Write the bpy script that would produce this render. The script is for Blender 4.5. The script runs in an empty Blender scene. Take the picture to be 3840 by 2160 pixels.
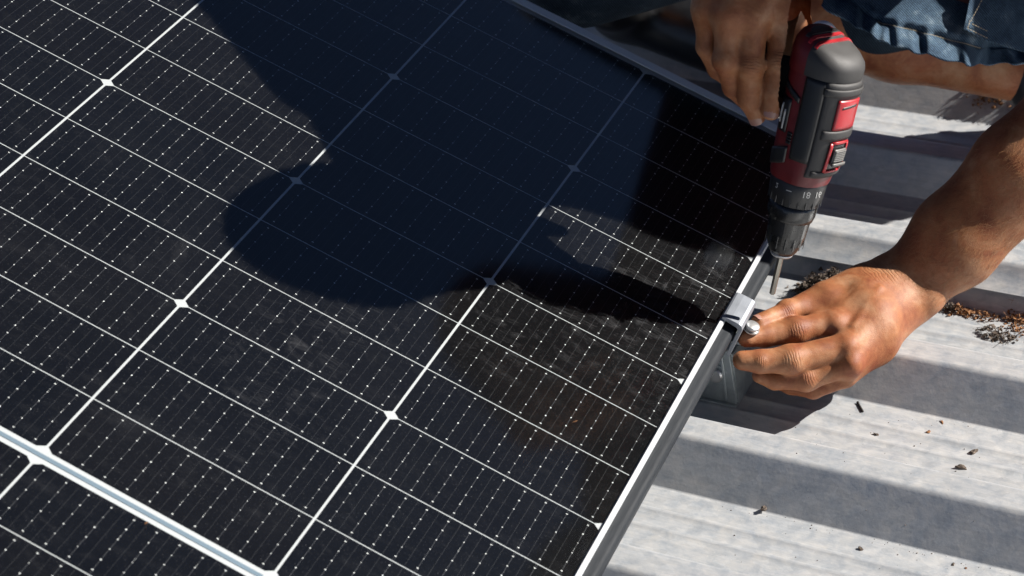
import bpy, bmesh, math, random
import numpy as np
from mathutils import Matrix, Vector
from math import radians, sin, cos, pi
random.seed(7); np.random.seed(7)
sc = bpy.context.scene
col = sc.collection

# ------------------------------------------------------------------ camera, sky, sun, exposure
FOC = 7800.0                     # focal length in pixels of a 3840 wide frame
CW = np.array([0.64735, -1.69744, 1.11579])
RW = np.array([[0.893968, 0.442331, -0.071862], [0.181056, -0.503199, -0.844991], [-0.409927, 0.742384, -0.529931]])
cd = bpy.data.cameras.new('camera'); cam = bpy.data.objects.new('camera', cd); col.objects.link(cam)
cd.sensor_width = 36.0; cd.lens = 36.0*FOC/3840.0; cd.clip_start = 0.05; cd.clip_end = 1000
cm = Matrix.Identity(4)
for i in range(3):
    cm[i][0] = RW[0][i]; cm[i][1] = -RW[1][i]; cm[i][2] = -RW[2][i]; cm[i][3] = CW[i]
cam.matrix_world = cm
cd.dof.use_dof = True; cd.dof.focus_distance = 2.03; cd.dof.aperture_fstop = 9.0
sc.camera = cam
SUN = Vector((1.20, 0.78, 1.0)).normalized()
w = bpy.data.worlds.new('World'); sc.world = w; w.use_nodes = True
nt = w.node_tree; bgn = nt.nodes['Background']; sky = nt.nodes.new('ShaderNodeTexSky')
sky.sky_type = 'NISHITA'; sky.sun_disc = False
sky.air_density = 0.28; sky.dust_density = 0.0; sky.ozone_density = 1.0; sky.altitude = 1500.0
sky.sun_elevation = math.asin(SUN.z); sky.sun_rotation = math.atan2(SUN.x, SUN.y)
nt.links.new(sky.outputs[0], bgn.inputs[0]); bgn.inputs[1].default_value = 0.05
sl = bpy.data.lights.new('sun', 'SUN'); sl.energy = 5.0; sl.angle = radians(0.53); sl.color = (1.0, 0.95, 0.885)
so = bpy.data.objects.new('sun', sl); col.objects.link(so); so.location = (4, 3, 4)
so.rotation_euler = SUN.to_track_quat('Z', 'Y').to_euler()
sc.view_settings.view_transform = 'Standard'; sc.view_settings.look = 'None'
sc.view_settings.exposure = 1.15; sc.view_settings.gamma = 1.0; sc.view_settings.use_curve_mapping = False
sc.render.engine = 'CYCLES'

def at(px, py, d):
    """world point d metres in front of the camera seen at pixel (px, py) of the 3840 x 2160 photo"""
    return CW + d*(RW.T @ np.array([(px-1920)/FOC, (py-1080)/FOC, 1.0]))
def on_z(px, py, z):
    r = RW.T @ np.array([(px-1920)/FOC, (py-1080)/FOC, 1.0]); return CW + (z-CW[2])/r[2]*r

# ------------------------------------------------------------------ helpers
def tag(o, label=None, cat=None, group=None, kind=None):
    if label: o['label'] = label
    if cat: o['category'] = cat
    if group: o['group'] = group
    if kind: o['kind'] = kind
    return o
def link(name, me, mats=None, parent=None, smooth=False):
    o = bpy.data.objects.new(name, me); col.objects.link(o)
    if mats is not None:
        for m in (mats if isinstance(mats, (list, tuple)) else [mats]): me.materials.append(m)
    if parent is not None: o.parent = parent
    if smooth: me.polygons.foreach_set('use_smooth', [True]*len(me.polygons))
    return o
def mesh_from(verts, faces, name='m'):
    me = bpy.data.meshes.new(name); me.from_pydata([tuple(map(float, v)) for v in verts], [], [tuple(map(int, f)) for f in faces]); me.update(); return me
def obj(name, verts, faces, mats, parent=None, smooth=False):
    return link(name, mesh_from(verts, faces, name), mats, parent, smooth)
def empty(name, loc=(0, 0, 0)):
    o = bpy.data.objects.new(name, None); col.objects.link(o); o.location = loc; o.empty_display_size = 0.02; return o
def bevel(o, width, seg=2, angle=30):
    b = o.modifiers.new('bevel', 'BEVEL'); b.width = width; b.segments = seg; b.limit_method = 'ANGLE'; b.angle_limit = radians(angle); return o
def smooth_by_angle(o, deg=35):
    me = o.data; me.polygons.foreach_set('use_smooth', [True]*len(me.polygons))
    try: me.set_sharp_from_angle(angle=radians(deg))
    except Exception: pass
    return o
class MB:
    def __init__(s): s.v = []; s.f = []
    def add(s, v, f):
        b = len(s.v); s.v += [tuple(map(float, q)) for q in v]; s.f += [tuple(b+i for i in q) for q in f]; return s
    def box(s, x0, x1, y0, y1, z0, z1):
        return s.add([(x0,y0,z0),(x1,y0,z0),(x1,y1,z0),(x0,y1,z0),(x0,y0,z1),(x1,y0,z1),(x1,y1,z1),(x0,y1,z1)],
                     [(0,3,2,1),(4,5,6,7),(0,1,5,4),(1,2,6,5),(2,3,7,6),(3,0,4,7)])
    def prism(s, prof, a, b, axis=1):
        n = len(prof)
        def P(p, t): return (p[0], t, p[1]) if axis == 1 else ((t, p[0], p[1]) if axis == 0 else (p[0], p[1], t))
        v = [P(p, a) for p in prof]+[P(p, b) for p in prof]
        return s.add(v, [(i, (i+1) % n, n+(i+1) % n, n+i) for i in range(n)]+[tuple(range(n))[::-1], tuple(range(n, 2*n))])
    def lathe(s, prof, o, ax, n=32, cap=True):
        ax = np.array(ax, float); ax /= np.linalg.norm(ax); t = np.cross(ax, [0.3, 0.9, 0.2]); t /= np.linalg.norm(t); u = np.cross(ax, t)
        v = []; 
        for (z, r) in prof:
            for k in range(n):
                a = 2*pi*k/n; v.append(np.array(o)+ax*z+r*(cos(a)*t+sin(a)*u))
        f = []
        for i in range(len(prof)-1):
            for k in range(n): f.append((i*n+k, i*n+(k+1) % n, (i+1)*n+(k+1) % n, (i+1)*n+k))
        if cap: f += [tuple(range(n))[::-1], tuple(range((len(prof)-1)*n, len(prof)*n))]
        return s.add(v, f)
    def build(s, name, mats, parent=None, smooth=False): return obj(name, s.v, s.f, mats, parent, smooth)

# ------------------------------------------------------------------ materials
def mat(name, base=(0.5, 0.5, 0.5), rough=0.5, metal=0.0, spec=0.5, build=None, **kw):
    m = bpy.data.materials.new(name); m.use_nodes = True; t = m.node_tree; b = t.nodes['Principled BSDF']
    b.inputs['Base Color'].default_value = (*base, 1); b.inputs['Roughness'].default_value = rough; b.inputs['Metallic'].default_value = metal
    b.inputs['Specular IOR Level'].default_value = spec
    for k, v in kw.items(): b.inputs[k].default_value = v
    if build: build(t, b)
    return m
def nd(t, typ, **kw):
    n = t.nodes.new(typ)
    for k, v in kw.items():
        if k.startswith('i_'): n.inputs[k[2:].replace('_', ' ')].default_value = v
        else: setattr(n, k, v)
    return n
def noise(t, scale, detail=4, rough=0.55, vec=None, dist=0.0):
    n = nd(t, 'ShaderNodeTexNoise'); n.inputs['Scale'].default_value = scale; n.inputs['Detail'].default_value = detail
    n.inputs['Roughness'].default_value = rough; n.inputs['Distortion'].default_value = dist
    if vec is not None: t.links.new(vec, n.inputs['Vector'])
    return n
def ramp(t, src, stops, interp='LINEAR'):
    r = nd(t, 'ShaderNodeValToRGB'); r.color_ramp.interpolation = interp
    el = r.color_ramp.elements
    while len(el) < len(stops): el.new(0.5)
    for e, (p, c) in zip(el, stops):
        e.position = p; e.color = (*c, 1) if len(c) == 3 else c
    t.links.new(src, r.inputs[0]); return r
def g3(v): return (v, v, v)
def coords(t, which='Object', scale=None):
    c = nd(t, 'ShaderNodeTexCoord')
    if scale is None: return c.outputs[which]
    m = nd(t, 'ShaderNodeMapping'); m.inputs['Scale'].default_value = scale; t.links.new(c.outputs[which], m.inputs[0]); return m.outputs[0]
def bump(t, b, src, strength, dist):
    n = nd(t, 'ShaderNodeBump'); n.inputs['Strength'].default_value = strength; n.inputs['Distance'].default_value = dist
    t.links.new(src, n.inputs['Height']); t.links.new(n.outputs[0], b.inputs['Normal']); return n
def mixc(t, fac, a, b, mode='MIX'):
    m = nd(t, 'ShaderNodeMix', data_type='RGBA', blend_type=mode)
    for i, s in ((0, fac), (6, a), (7, b)):
        if hasattr(s, 'is_output'): t.links.new(s, m.inputs[i])
        elif i == 0: m.inputs[0].default_value = s
        else: m.inputs[i].default_value = (*s, 1)
    return m.outputs[2]

def galv(t, b):
    c = coords(t, 'Object')
    v = nd(t, 'ShaderNodeTexVoronoi'); v.inputs['Scale'].default_value = 120; t.links.new(coords(t, 'Object', (0.7, 1.4, 1.0)), v.inputs['Vector'])
    n1 = noise(t, 55, 6, 0.7, c, 0.4); n2 = noise(t, 260, 3, 0.6, c)
    st = noise(t, 30, 4, 0.6, coords(t, 'Object', (0.6, 14, 6)))
    cr = ramp(t, n1.outputs[0], [(0.28, (0.60, 0.66, 0.73)), (0.5, (0.79, 0.81, 0.83)), (0.75, (0.93, 0.905, 0.87))])  # blue low end puts sky reflection into the zinc mottling
    sp = ramp(t, v.outputs['Color'], [(0.0, g3(0.90)), (1.0, g3(1.06))])
    c1 = mixc(t, 1.0, cr.outputs[0], sp.outputs[0], 'MULTIPLY')
    sr = ramp(t, st.outputs[0], [(0.32, (0.90, 0.91, 0.92)), (0.6, g3(1.0)), (0.8, (1.05, 1.03, 1.0))])
    c2 = mixc(t, 1.0, c1, sr.outputs[0], 'MULTIPLY')
    wr = ramp(t, n2.outputs[0], [(0.66, g3(0.0)), (0.74, g3(1.0))])
    c3 = mixc(t, wr.outputs[0], c2, (0.88, 0.88, 0.86))
    t.links.new(c3, b.inputs['Base Color'])
    rr = ramp(t, n1.outputs[0], [(0.3, g3(0.36)), (0.7, g3(0.58))]); t.links.new(rr.outputs[0], b.inputs['Roughness'])
    bump(t, b, n2.outputs[0], 0.25, 0.0006)
M_ROOF = mat('galvanised_roof', metal=0.35, build=galv)
def galv2(t, b):
    c = coords(t, 'Object'); n1 = noise(t, 60, 5, 0.6, c, 0.5)
    cr = ramp(t, n1.outputs[0], [(0.3, (0.44, 0.50, 0.52)), (0.7, (0.72, 0.78, 0.78))]); t.links.new(cr.outputs[0], b.inputs['Base Color'])
    bump(t, b, n1.outputs[0], 0.2, 0.0005)
M_BRACKET = mat('zinc_bracket', metal=0.6, rough=0.42, build=galv2)
def alu(c0, c1, r0, r1, sc_=(3, 90, 90)):
    def f(t, b):
        n = noise(t, 20, 4, 0.6, coords(t, 'Object', sc_)); n2 = noise(t, 45, 4, 0.6, coords(t, 'Object'))
        cr = ramp(t, n.outputs[0], [(0.3, c0), (0.7, c1)]); t.links.new(cr.outputs[0], b.inputs['Base Color'])
        rr = ramp(t, n2.outputs[0], [(0.35, g3(r0)), (0.7, g3(r1))]); t.links.new(rr.outputs[0], b.inputs['Roughness'])
    return f
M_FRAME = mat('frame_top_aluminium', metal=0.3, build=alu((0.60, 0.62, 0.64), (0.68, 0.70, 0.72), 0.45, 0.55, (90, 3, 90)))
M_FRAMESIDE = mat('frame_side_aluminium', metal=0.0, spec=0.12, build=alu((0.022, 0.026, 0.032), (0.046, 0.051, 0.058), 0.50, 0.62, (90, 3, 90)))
M_RAILTOP = mat('rail_top_aluminium', metal=0.25, build=alu((0.66, 0.70, 0.74), (0.76, 0.80, 0.84), 0.45, 0.55, (3, 90, 90)))
M_CLAMP = mat('clamp_aluminium', metal=0.55, build=alu((0.36, 0.39, 0.44), (0.44, 0.47, 0.52), 0.42, 0.55, (90, 3, 90)))
M_STEEL = mat('stainless_steel', base=(0.75, 0.75, 0.74), metal=0.75, rough=0.38)
M_BACK = mat('white_backsheet', base=(0.62, 0.63, 0.64), rough=0.55)
def cellm(t, b):
    oi = nd(t, 'ShaderNodeObjectInfo')
    c = coords(t, 'Object')
    n = noise(t, 9, 4, 0.6, c)
    f = nd(t, 'ShaderNodeTexWave', wave_type='BANDS', bands_direction='Y'); f.inputs['Scale'].default_value = 260; t.links.new(c, f.inputs['Vector'])
    a = ramp(t, oi.outputs['Random'], [(0, (0.0016, 0.0018, 0.0028)), (0.5, (0.0020, 0.0019, 0.0026)), (1, (0.0026, 0.0021, 0.0023))])
    fr = ramp(t, f.outputs[0], [(0.75, g3(1.0)), (1.0, g3(1.5))])
    nr = ramp(t, n.outputs[0], [(0.3, g3(0.85)), (0.7, g3(1.15))])
    t.links.new(mixc(t, 1.0, mixc(t, 1.0, a.outputs[0], fr.outputs[0], 'MULTIPLY'), nr.outputs[0], 'MULTIPLY'), b.inputs['Base Color'])
M_CELL = mat('solar_cell', rough=0.7, spec=0.05, build=cellm)
M_FAINT = mat('faint_finger_wire', base=(0.035, 0.034, 0.038), rough=0.6)
M_WIRE = mat('busbar_wire', base=(0.13, 0.13, 0.14), rough=0.5, metal=0.3)
M_PAD = mat('solder_pad', base=(0.85, 0.85, 0.84), rough=0.5)
M_RIBBON = mat('tinned_ribbon', base=(0.33, 0.44, 0.54), rough=0.4, metal=0.25)  # blue of the reflected sky is put into the ribbon colour
def glassm():
    m = bpy.data.materials.new('panel_glass'); m.use_nodes = True; t = m.node_tree; t.nodes.clear()
    out = nd(t, 'ShaderNodeOutputMaterial'); tr = nd(t, 'ShaderNodeBsdfTransparent'); gl = nd(t, 'ShaderNodeBsdfGlossy'); df = nd(t, 'ShaderNodeBsdfDiffuse')
    tr.inputs[0].default_value = (0.97, 0.98, 0.98, 1); gl.inputs['Roughness'].default_value = 0.09; df.inputs[0].default_value = (0.62, 0.62, 0.64, 1)
    fr = nd(t, 'ShaderNodeFresnel'); ge = nd(t, 'ShaderNodeNewGeometry'); mr = nd(t, 'ShaderNodeMapRange')
    mr.inputs[3].default_value = 1.62; mr.inputs[4].default_value = 1/1.62; t.links.new(ge.outputs['Backfacing'], mr.inputs[0]); t.links.new(mr.outputs[0], fr.inputs[0])
    mx = nd(t, 'ShaderNodeMixShader'); t.links.new(fr.outputs[0], mx.inputs[0]); t.links.new(tr.outputs[0], mx.inputs[1]); t.links.new(gl.outputs[0], mx.inputs[2])
    c = coords(t, 'Object')
    n1 = noise(t, 5.0, 6, 0.62, c, 1.4); n2 = noise(t, 900, 2, 0.5, c); n3 = noise(t, 22, 5, 0.7, coords(t, 'Object', (1.0, 3.5, 1.0)), 2.5)
    a = ramp(t, n1.outputs[0], [(0.40, g3(0.0003)), (0.66, g3(0.0014)), (0.85, g3(0.016))])
    n4 = noise(t, 2.1, 2, 0.5, c); mk = ramp(t, n4.outputs[0], [(0.52, g3(0.12)), (0.66, g3(1.0))]); b0 = ramp(t, n3.outputs[0], [(0.54, g3(0.0)), (0.80, g3(0.075))])
    bb = nd(t, 'ShaderNodeMath', operation='MULTIPLY'); t.links.new(mk.outputs[0], bb.inputs[0]); t.links.new(b0.outputs[0], bb.inputs[1])
    sp = ramp(t, n2.outputs[0], [(0.70, g3(0.0)), (0.80, g3(0.16))])
    s1 = nd(t, 'ShaderNodeMath', operation='ADD'); s2 = nd(t, 'ShaderNodeMath', operation='ADD')
    t.links.new(a.outputs[0], s1.inputs[0]); t.links.new(bb.outputs[0], s1.inputs[1]); t.links.new(s1.outputs[0], s2.inputs[0]); t.links.new(sp.outputs[0], s2.inputs[1])
    mx2 = nd(t, 'ShaderNodeMixShader'); t.links.new(s2.outputs[0], mx2.inputs[0]); t.links.new(mx.outputs[0], mx2.inputs[1]); t.links.new(df.outputs[0], mx2.inputs[2])
    t.links.new(mx2.outputs[0], out.inputs[0]); return m
M_GLASS = glassm()
def skin(dark, mid, light, hand=False):
    def f(t, b):
        c = coords(t, 'Object'); n1 = noise(t, 34, 5, 0.6, c, 0.5); n2 = noise(t, 260, 4, 0.65, c); n3 = noise(t, 12, 3, 0.5, c)
        v = nd(t, 'ShaderNodeTexVoronoi'); v.inputs['Scale'].default_value = 900; t.links.new(coords(t, 'Object', (1, 1.6, 1)), v.inputs['Vector'])
        cr = ramp(t, n1.outputs[0], [(0.28, dark), (0.5, mid), (0.75, light)])
        rd = ramp(t, n3.outputs[0], [(0.45, g3(0.0)), (0.75, g3(0.35))])
        c1 = mixc(t, rd.outputs[0], cr.outputs[0], (dark[0]*1.35, dark[1]*0.85, dark[2]*0.9))
        sp = ramp(t, n2.outputs[0], [(0.3, g3(0.86)), (0.7, g3(1.08))])
        t.links.new(mixc(t, 1.0, c1, sp.outputs[0], 'MULTIPLY'), b.inputs['Base Color'])
        b.inputs['Subsurface Weight'].default_value = 0.12; b.inputs['Subsurface Radius'].default_value = (0.006, 0.002, 0.001); b.inputs['Subsurface Scale'].default_value = 1.0
        m = nd(t, 'ShaderNodeMath', operation='ADD'); t.links.new(v.outputs[0], m.inputs[0]); t.links.new(n2.outputs[0], m.inputs[1])
        bump(t, b, m.outputs[0], 0.28, 0.0006)
    return f
M_SKIN = mat('skin', rough=0.54, spec=0.30, build=skin((0.28, 0.076, 0.030), (0.46, 0.182, 0.076), (0.64, 0.35, 0.19)))
M_NAIL = mat('fingernail', base=(0.50, 0.26, 0.20), rough=0.3)
def denim(t, b, k_=0.45):
    c = coords(t, 'Object'); n1 = noise(t, 30, 5, 0.65, c); n2 = noise(t, 420, 3, 0.6, c)
    wv = nd(t, 'ShaderNodeTexWave', wave_type='BANDS', bands_direction='DIAGONAL'); wv.inputs['Scale'].default_value = 170; wv.inputs['Distortion'].default_value = 1.2
    t.links.new(c, wv.inputs['Vector'])
    cr = ramp(t, n1.outputs[0], [(0.3, tuple(k_*x for x in (0.020, 0.042, 0.075))), (0.55, tuple(k_*x for x in (0.058, 0.098, 0.145))), (0.78, tuple(k_*x for x in (0.25, 0.31, 0.35)))])
    wr = ramp(t, wv.outputs[0], [(0.25, g3(0.5)), (0.75, g3(1.7))]); sr = ramp(t, n2.outputs[0], [(0.3, g3(0.75)), (0.7, g3(1.3))])
    t.links.new(mixc(t, 1.0, mixc(t, 1.0, cr.outputs[0], wr.outputs[0], 'MULTIPLY'), sr.outputs[0], 'MULTIPLY'), b.inputs['Base Color'])
    bump(t, b, wv.outputs[0], 0.5, 0.0006)
M_DENIM_SHADE = mat('denim', rough=0.9, spec=0.2, build=denim)  # darkened copy: shade on the shorts is put into the colour
M_DENIM_LIT = mat('sunlit_worn_denim', rough=0.9, spec=0.2, build=lambda t, b: denim(t, b, 1.15))  # lighter copy: sunlight, besides some wear, is put into the hem colour
M_STITCH = mat('cream_stitch', base=(0.62, 0.52, 0.36), rough=0.8)
M_SHIRT = mat('red_shirt', base=(0.060, 0.008, 0.009), rough=0.9)
M_HAIR = mat('dark_hair', base=(0.03, 0.02, 0.015), rough=0.6)
M_CAP = mat('grey_cap', base=(0.10, 0.10, 0.11), rough=0.85)
def plastic(c, r, bs=0.12):
    def f(t, b):
        cc = coords(t, 'Object'); n = noise(t, 60, 4, 0.6, cc); n2 = noise(t, 1400, 2, 0.5, cc)
        k = ramp(t, n.outputs[0], [(0.3, tuple(x*0.82 for x in c)), (0.7, tuple(min(1, x*1.15) for x in c))]); t.links.new(k.outputs[0], b.inputs['Base Color'])
        rr = ramp(t, n.outputs[0], [(0.3, g3(r-0.06)), (0.7, g3(r+0.08))]); t.links.new(rr.outputs[0], b.inputs['Roughness']); bump(t, b, n2.outputs[0], bs, 0.0004)
    return f
M_RED = mat('red_plastic', rough=0.42, build=plastic((0.20, 0.008, 0.012), 0.42))
M_REDB = mat('red_button_plastic', rough=0.36, build=plastic((0.55, 0.02, 0.03), 0.36, 0.05))
M_RUB = mat('grey_rubber', rough=0.6, build=plastic((0.050, 0.048, 0.047), 0.60, 0.3))
M_BLK = mat('black_plastic', rough=0.4, build=plastic((0.018, 0.018, 0.019), 0.40, 0.1))
M_CHUCK = mat('chuck_black', rough=0.28, spec=0.6, build=plastic((0.012, 0.012, 0.012), 0.26, 0.05))
M_SWITCH = mat('grey_switch', rough=0.45, build=plastic((0.17, 0.165, 0.155), 0.45, 0.1))
M_BIT = mat('drill_bit_steel', base=(0.42, 0.39, 0.34), metal=0.9, rough=0.38)
M_WHITE = mat('white_print', base=(0.62, 0.62, 0.60), rough=0.6)
M_WHITEP = mat('white_plastic', base=(0.72, 0.73, 0.72), rough=0.5)
def litter(c0, c1):
    def f(t, b):
        oi = noise(t, 130, 3, 0.6, coords(t, 'Object')); r = ramp(t, oi.outputs[0], [(0.3, c0), (0.7, c1)]); t.links.new(r.outputs[0], b.inputs['Base Color'])
    return f
M_LITG = mat('grey_leaf_litter', rough=0.9, build=litter((0.07, 0.05, 0.038), (0.26, 0.20, 0.155)))
M_LITO = mat('orange_leaf_litter', rough=0.9, build=litter((0.16, 0.06, 0.02), (0.52, 0.25, 0.10)))
M_TWIG = mat('dark_twig', base=(0.035, 0.028, 0.024), rough=0.9)
M_GROUND = mat('dry_ground', base=(0.18, 0.16, 0.12), rough=0.95, build=litter((0.12, 0.11, 0.08), (0.22, 0.19, 0.14)))

# ------------------------------------------------------------------ signed distance modelling (one continuous surface)
class Field:
    def __init__(s, lo, hi, h):
        s.h = h; s.lo = np.array(lo, np.float32); s.n = (np.ceil((np.array(hi)-lo)/h).astype(int)+1)
        s.A = np.full(tuple(s.n), 0.5, np.float32)
    def _box(s, lo, hi):
        i0 = np.maximum(np.floor((np.array(lo)-s.lo)/s.h).astype(int), 0); i1 = np.minimum(np.ceil((np.array(hi)-s.lo)/s.h).astype(int)+1, s.n)
        if np.any(i1 <= i0): return None
        ax = [s.lo[k]+s.h*np.arange(i0[k], i1[k], dtype=np.float32) for k in range(3)]
        return (slice(i0[0], i1[0]), slice(i0[1], i1[1]), slice(i0[2], i1[2])), ax[0][:, None, None], ax[1][None, :, None], ax[2][None, None, :]
    def _merge(s, sl_, d, k, sub=False):
        a = s.A[sl_]
        if sub:
            hh = np.maximum(k-np.abs(a+d), 0)/k; s.A[sl_] = np.maximum(a, -d)+hh*hh*k*0.25
        else:
            hh = np.maximum(k-np.abs(a-d), 0)/k; s.A[sl_] = np.minimum(a, d)-hh*hh*k*0.25
    def cap(s, a, b, ra, rb, k=0.006, sub=False):
        a = np.array(a, np.float32); b = np.array(b, np.float32); m = max(ra, rb)+k+3*s.h
        r = s._box(np.minimum(a, b)-m, np.maximum(a, b)+m)
        if r is None: return
        sl_, X, Y, Z = r; d = b-a; L = float(d@d)+1e-12
        t = np.clip(((X-a[0])*d[0]+(Y-a[1])*d[1]+(Z-a[2])*d[2])/L, 0, 1)
        D = np.sqrt((X-a[0]-t*d[0])**2+(Y-a[1]-t*d[1])**2+(Z-a[2]-t*d[2])**2)-(ra+(rb-ra)*t)
        s._merge(sl_, D, k, sub)
    def chain(s, pts, rs, k=0.006):
        for i in range(len(pts)-1): s.cap(pts[i], pts[i+1], rs[i], rs[i+1], k)
    def ell(s, c, r, k=0.006, axes=None, sub=False):
        c = np.array(c, np.float32); r = np.array(r, np.float32); m = float(r.max())+k+3*s.h
        q = s._box(c-m, c+m)
        if q is None: return
        sl_, X, Y, Z = q; x, y, z = X-c[0], Y-c[1], Z-c[2]
        if axes is not None:
            E = np.array(axes, np.float32); x, y, z = (x*E[0, 0]+y*E[0, 1]+z*E[0, 2], x*E[1, 0]+y*E[1, 1]+z*E[1, 2], x*E[2, 0]+y*E[2, 1]+z*E[2, 2])
        k0 = np.sqrt((x/r[0])**2+(y/r[1])**2+(z/r[2])**2); k1 = np.sqrt((x/r[0]**2)**2+(y/r[1]**2)**2+(z/r[2]**2)**2)+1e-9
        s._merge(sl_, k0*(k0-1)/k1, k, sub)
    def mesh(s):
        A = s.A; n = A.shape; ins = A < 0
        c8 = [ins[i:n[0]-1+i, j:n[1]-1+j, k:n[2]-1+k] for i in (0, 1) for j in (0, 1) for k in (0, 1)]
        cnt = sum(c.astype(np.int8) for c in c8); act = (cnt > 0) & (cnt < 8)
        I = np.argwhere(act); idx = -np.ones(act.shape, np.int64); idx[act] = np.arange(len(I))
        acc = np.zeros((len(I), 3)); num = np.zeros(len(I))
        cor = [(i, j, k) for i in (0, 1) for j in (0, 1) for k in (0, 1)]
        vals = {c: A[I[:, 0]+c[0], I[:, 1]+c[1], I[:, 2]+c[2]].astype(float) for c in cor}
        for a in cor:
            for ax in range(3):
                if a[ax] == 0:
                    b = list(a); b[ax] = 1; b = tuple(b); va, vb = vals[a], vals[b]; m = (va < 0) != (vb < 0)
                    t = np.where(m, va/(va-vb+1e-20), 0); p = np.tile(np.array(a, float), (len(I), 1)); p[:, ax] += t
                    acc += np.where(m[:, None], p, 0); num += m
        V = s.lo+s.h*(I+acc/num[:, None]); F = []
        for ax in range(3):
            o1, o2 = [(1, 2), (2, 0), (0, 1)][ax]
            sl0 = [slice(None)]*3; sl1 = [slice(None)]*3; sl0[ax] = slice(0, -1); sl1[ax] = slice(1, None)
            a = ins[tuple(sl0)]; b = ins[tuple(sl1)]; E = np.argwhere(a != b)
            E = E[(E[:, o1] > 0) & (E[:, o2] > 0) & (E[:, o1] < n[o1]-1) & (E[:, o2] < n[o2]-1)]
            fl = a[E[:, 0], E[:, 1], E[:, 2]]
            q = []
            for (u, v) in ((0, 0), (1, 0), (1, 1), (0, 1)):
                C = E.copy(); C[:, o1] -= u; C[:, o2] -= v; q.append(idx[C[:, 0], C[:, 1], C[:, 2]])
            q = np.stack(q, 1); q[fl] = q[fl][:, ::-1]; F.append(q)
        F = np.concatenate(F)[:, ::-1]
        return V, F[(F >= 0).all(1)]
def np_mesh(name, V, F):
    me = bpy.data.meshes.new(name); me.vertices.add(len(V)); me.vertices.foreach_set('co', V.astype(np.float32).ravel())
    me.loops.add(F.size); me.loops.foreach_set('vertex_index', F.astype(np.int32).ravel())
    me.polygons.add(len(F)); me.polygons.foreach_set('loop_start', np.arange(0, F.size, 4, dtype=np.int32)); me.polygons.foreach_set('loop_total', np.full(len(F), 4, np.int32))
    me.update(calc_edges=True); me.polygons.foreach_set('use_smooth', np.ones(len(F), bool)); return me
def cat_mesh(parts):
    V = []; F = []; b = 0
    for v, f in parts: V.append(v); F.append(f+b); b += len(v)
    return np.concatenate(V), np.concatenate(F)

# ------------------------------------------------------------------ ground and roof
g = MB(); g.add([(-200, -200, -3.6), (200, -200, -3.6), (200, 200, -3.6), (-200, 200, -3.6)], [(0, 1, 2, 3)])
tag(g.build('ground', M_GROUND), 'dry ground far below the metal roof', kind='structure')
ZC, ZV, PER = -0.090, -0.1295, 0.205
def rib_profile(i0, i1, endlap=False):
    P = []
    for i in range(i0, i1):
        o = PER*i
        P += [(-0.2316+o, ZV), (-0.2292+o, ZV+0.0012), (-0.196+o, ZC-0.0030), (-0.1925+o, ZC-0.0006), (-0.189+o, ZC), (-0.163+o, ZC), (-0.1600+o, ZC-0.0008), (-0.1575+o, ZC-0.0030), (-0.121+o, ZV+0.0012), (-0.118+o, ZV)]
        if i < i1-1 or True:
            a = -0.118+o; P += [(a+0.026, ZV), (a+0.0285, ZV+0.0020), (a+0.0335, ZV+0.0020), (a+0.036, ZV), (a+0.052, ZV), (a+0.0545, ZV+0.0020), (a+0.0595, ZV+0.0020), (a+0.062, ZV)]
    return P
def sheet(name, prof, x0, x1, parent, th=0.0009):
    xs = np.linspace(x0, x1, 60); n = len(prof); V = []; F = []
    for x in xs:
        for k, (y, z) in enumerate(prof):
            V.append((x, y, z+0.0006*sin(x*9+k)*sin(x*3.3)))
    for i in range(len(xs)-1):
        for k in range(n-1): F.append((i*n+k, (i+1)*n+k, (i+1)*n+k+1, i*n+k+1))
    o = obj(name, V, F, M_ROOF, parent, True); s_ = o.modifiers.new('thickness', 'SOLIDIFY'); s_.thickness = th; s_.offset = -1; wn = o.modifiers.new('normals', 'WEIGHTED_NORMAL'); wn.weight = 90; wn.keep_sharp = True
    return o
roof = tag(empty('roof', (0, 0, ZV)), 'corrugated galvanised metal roof with wide flat ribs', kind='structure')
def ch(o, p):  # keep world placement when parented to a translated empty
    o.parent = p; o.matrix_parent_inverse = Matrix.Translation(p.location).inverted(); return o
lap_lo = rib_profile(-14, 3)          # ends under the lap on rib 2
lap_hi = rib_profile(2, 20)
i = 2; o_ = PER*i
hi = [(-0.2238+o_, -0.1075), (-0.2235+o_, -0.1068), (-0.2060+o_, -0.0995)]+[(y, z+0.0022) for (y, z) in lap_hi[2:]]
ch(sheet('roof_sheet', [p for p in lap_lo if p[0] <= -0.10+PER*2], -4.0, 5.0, None), roof)
ch(sheet('roof_sheet', hi, -4.0, 5.0, None), roof)

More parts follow.
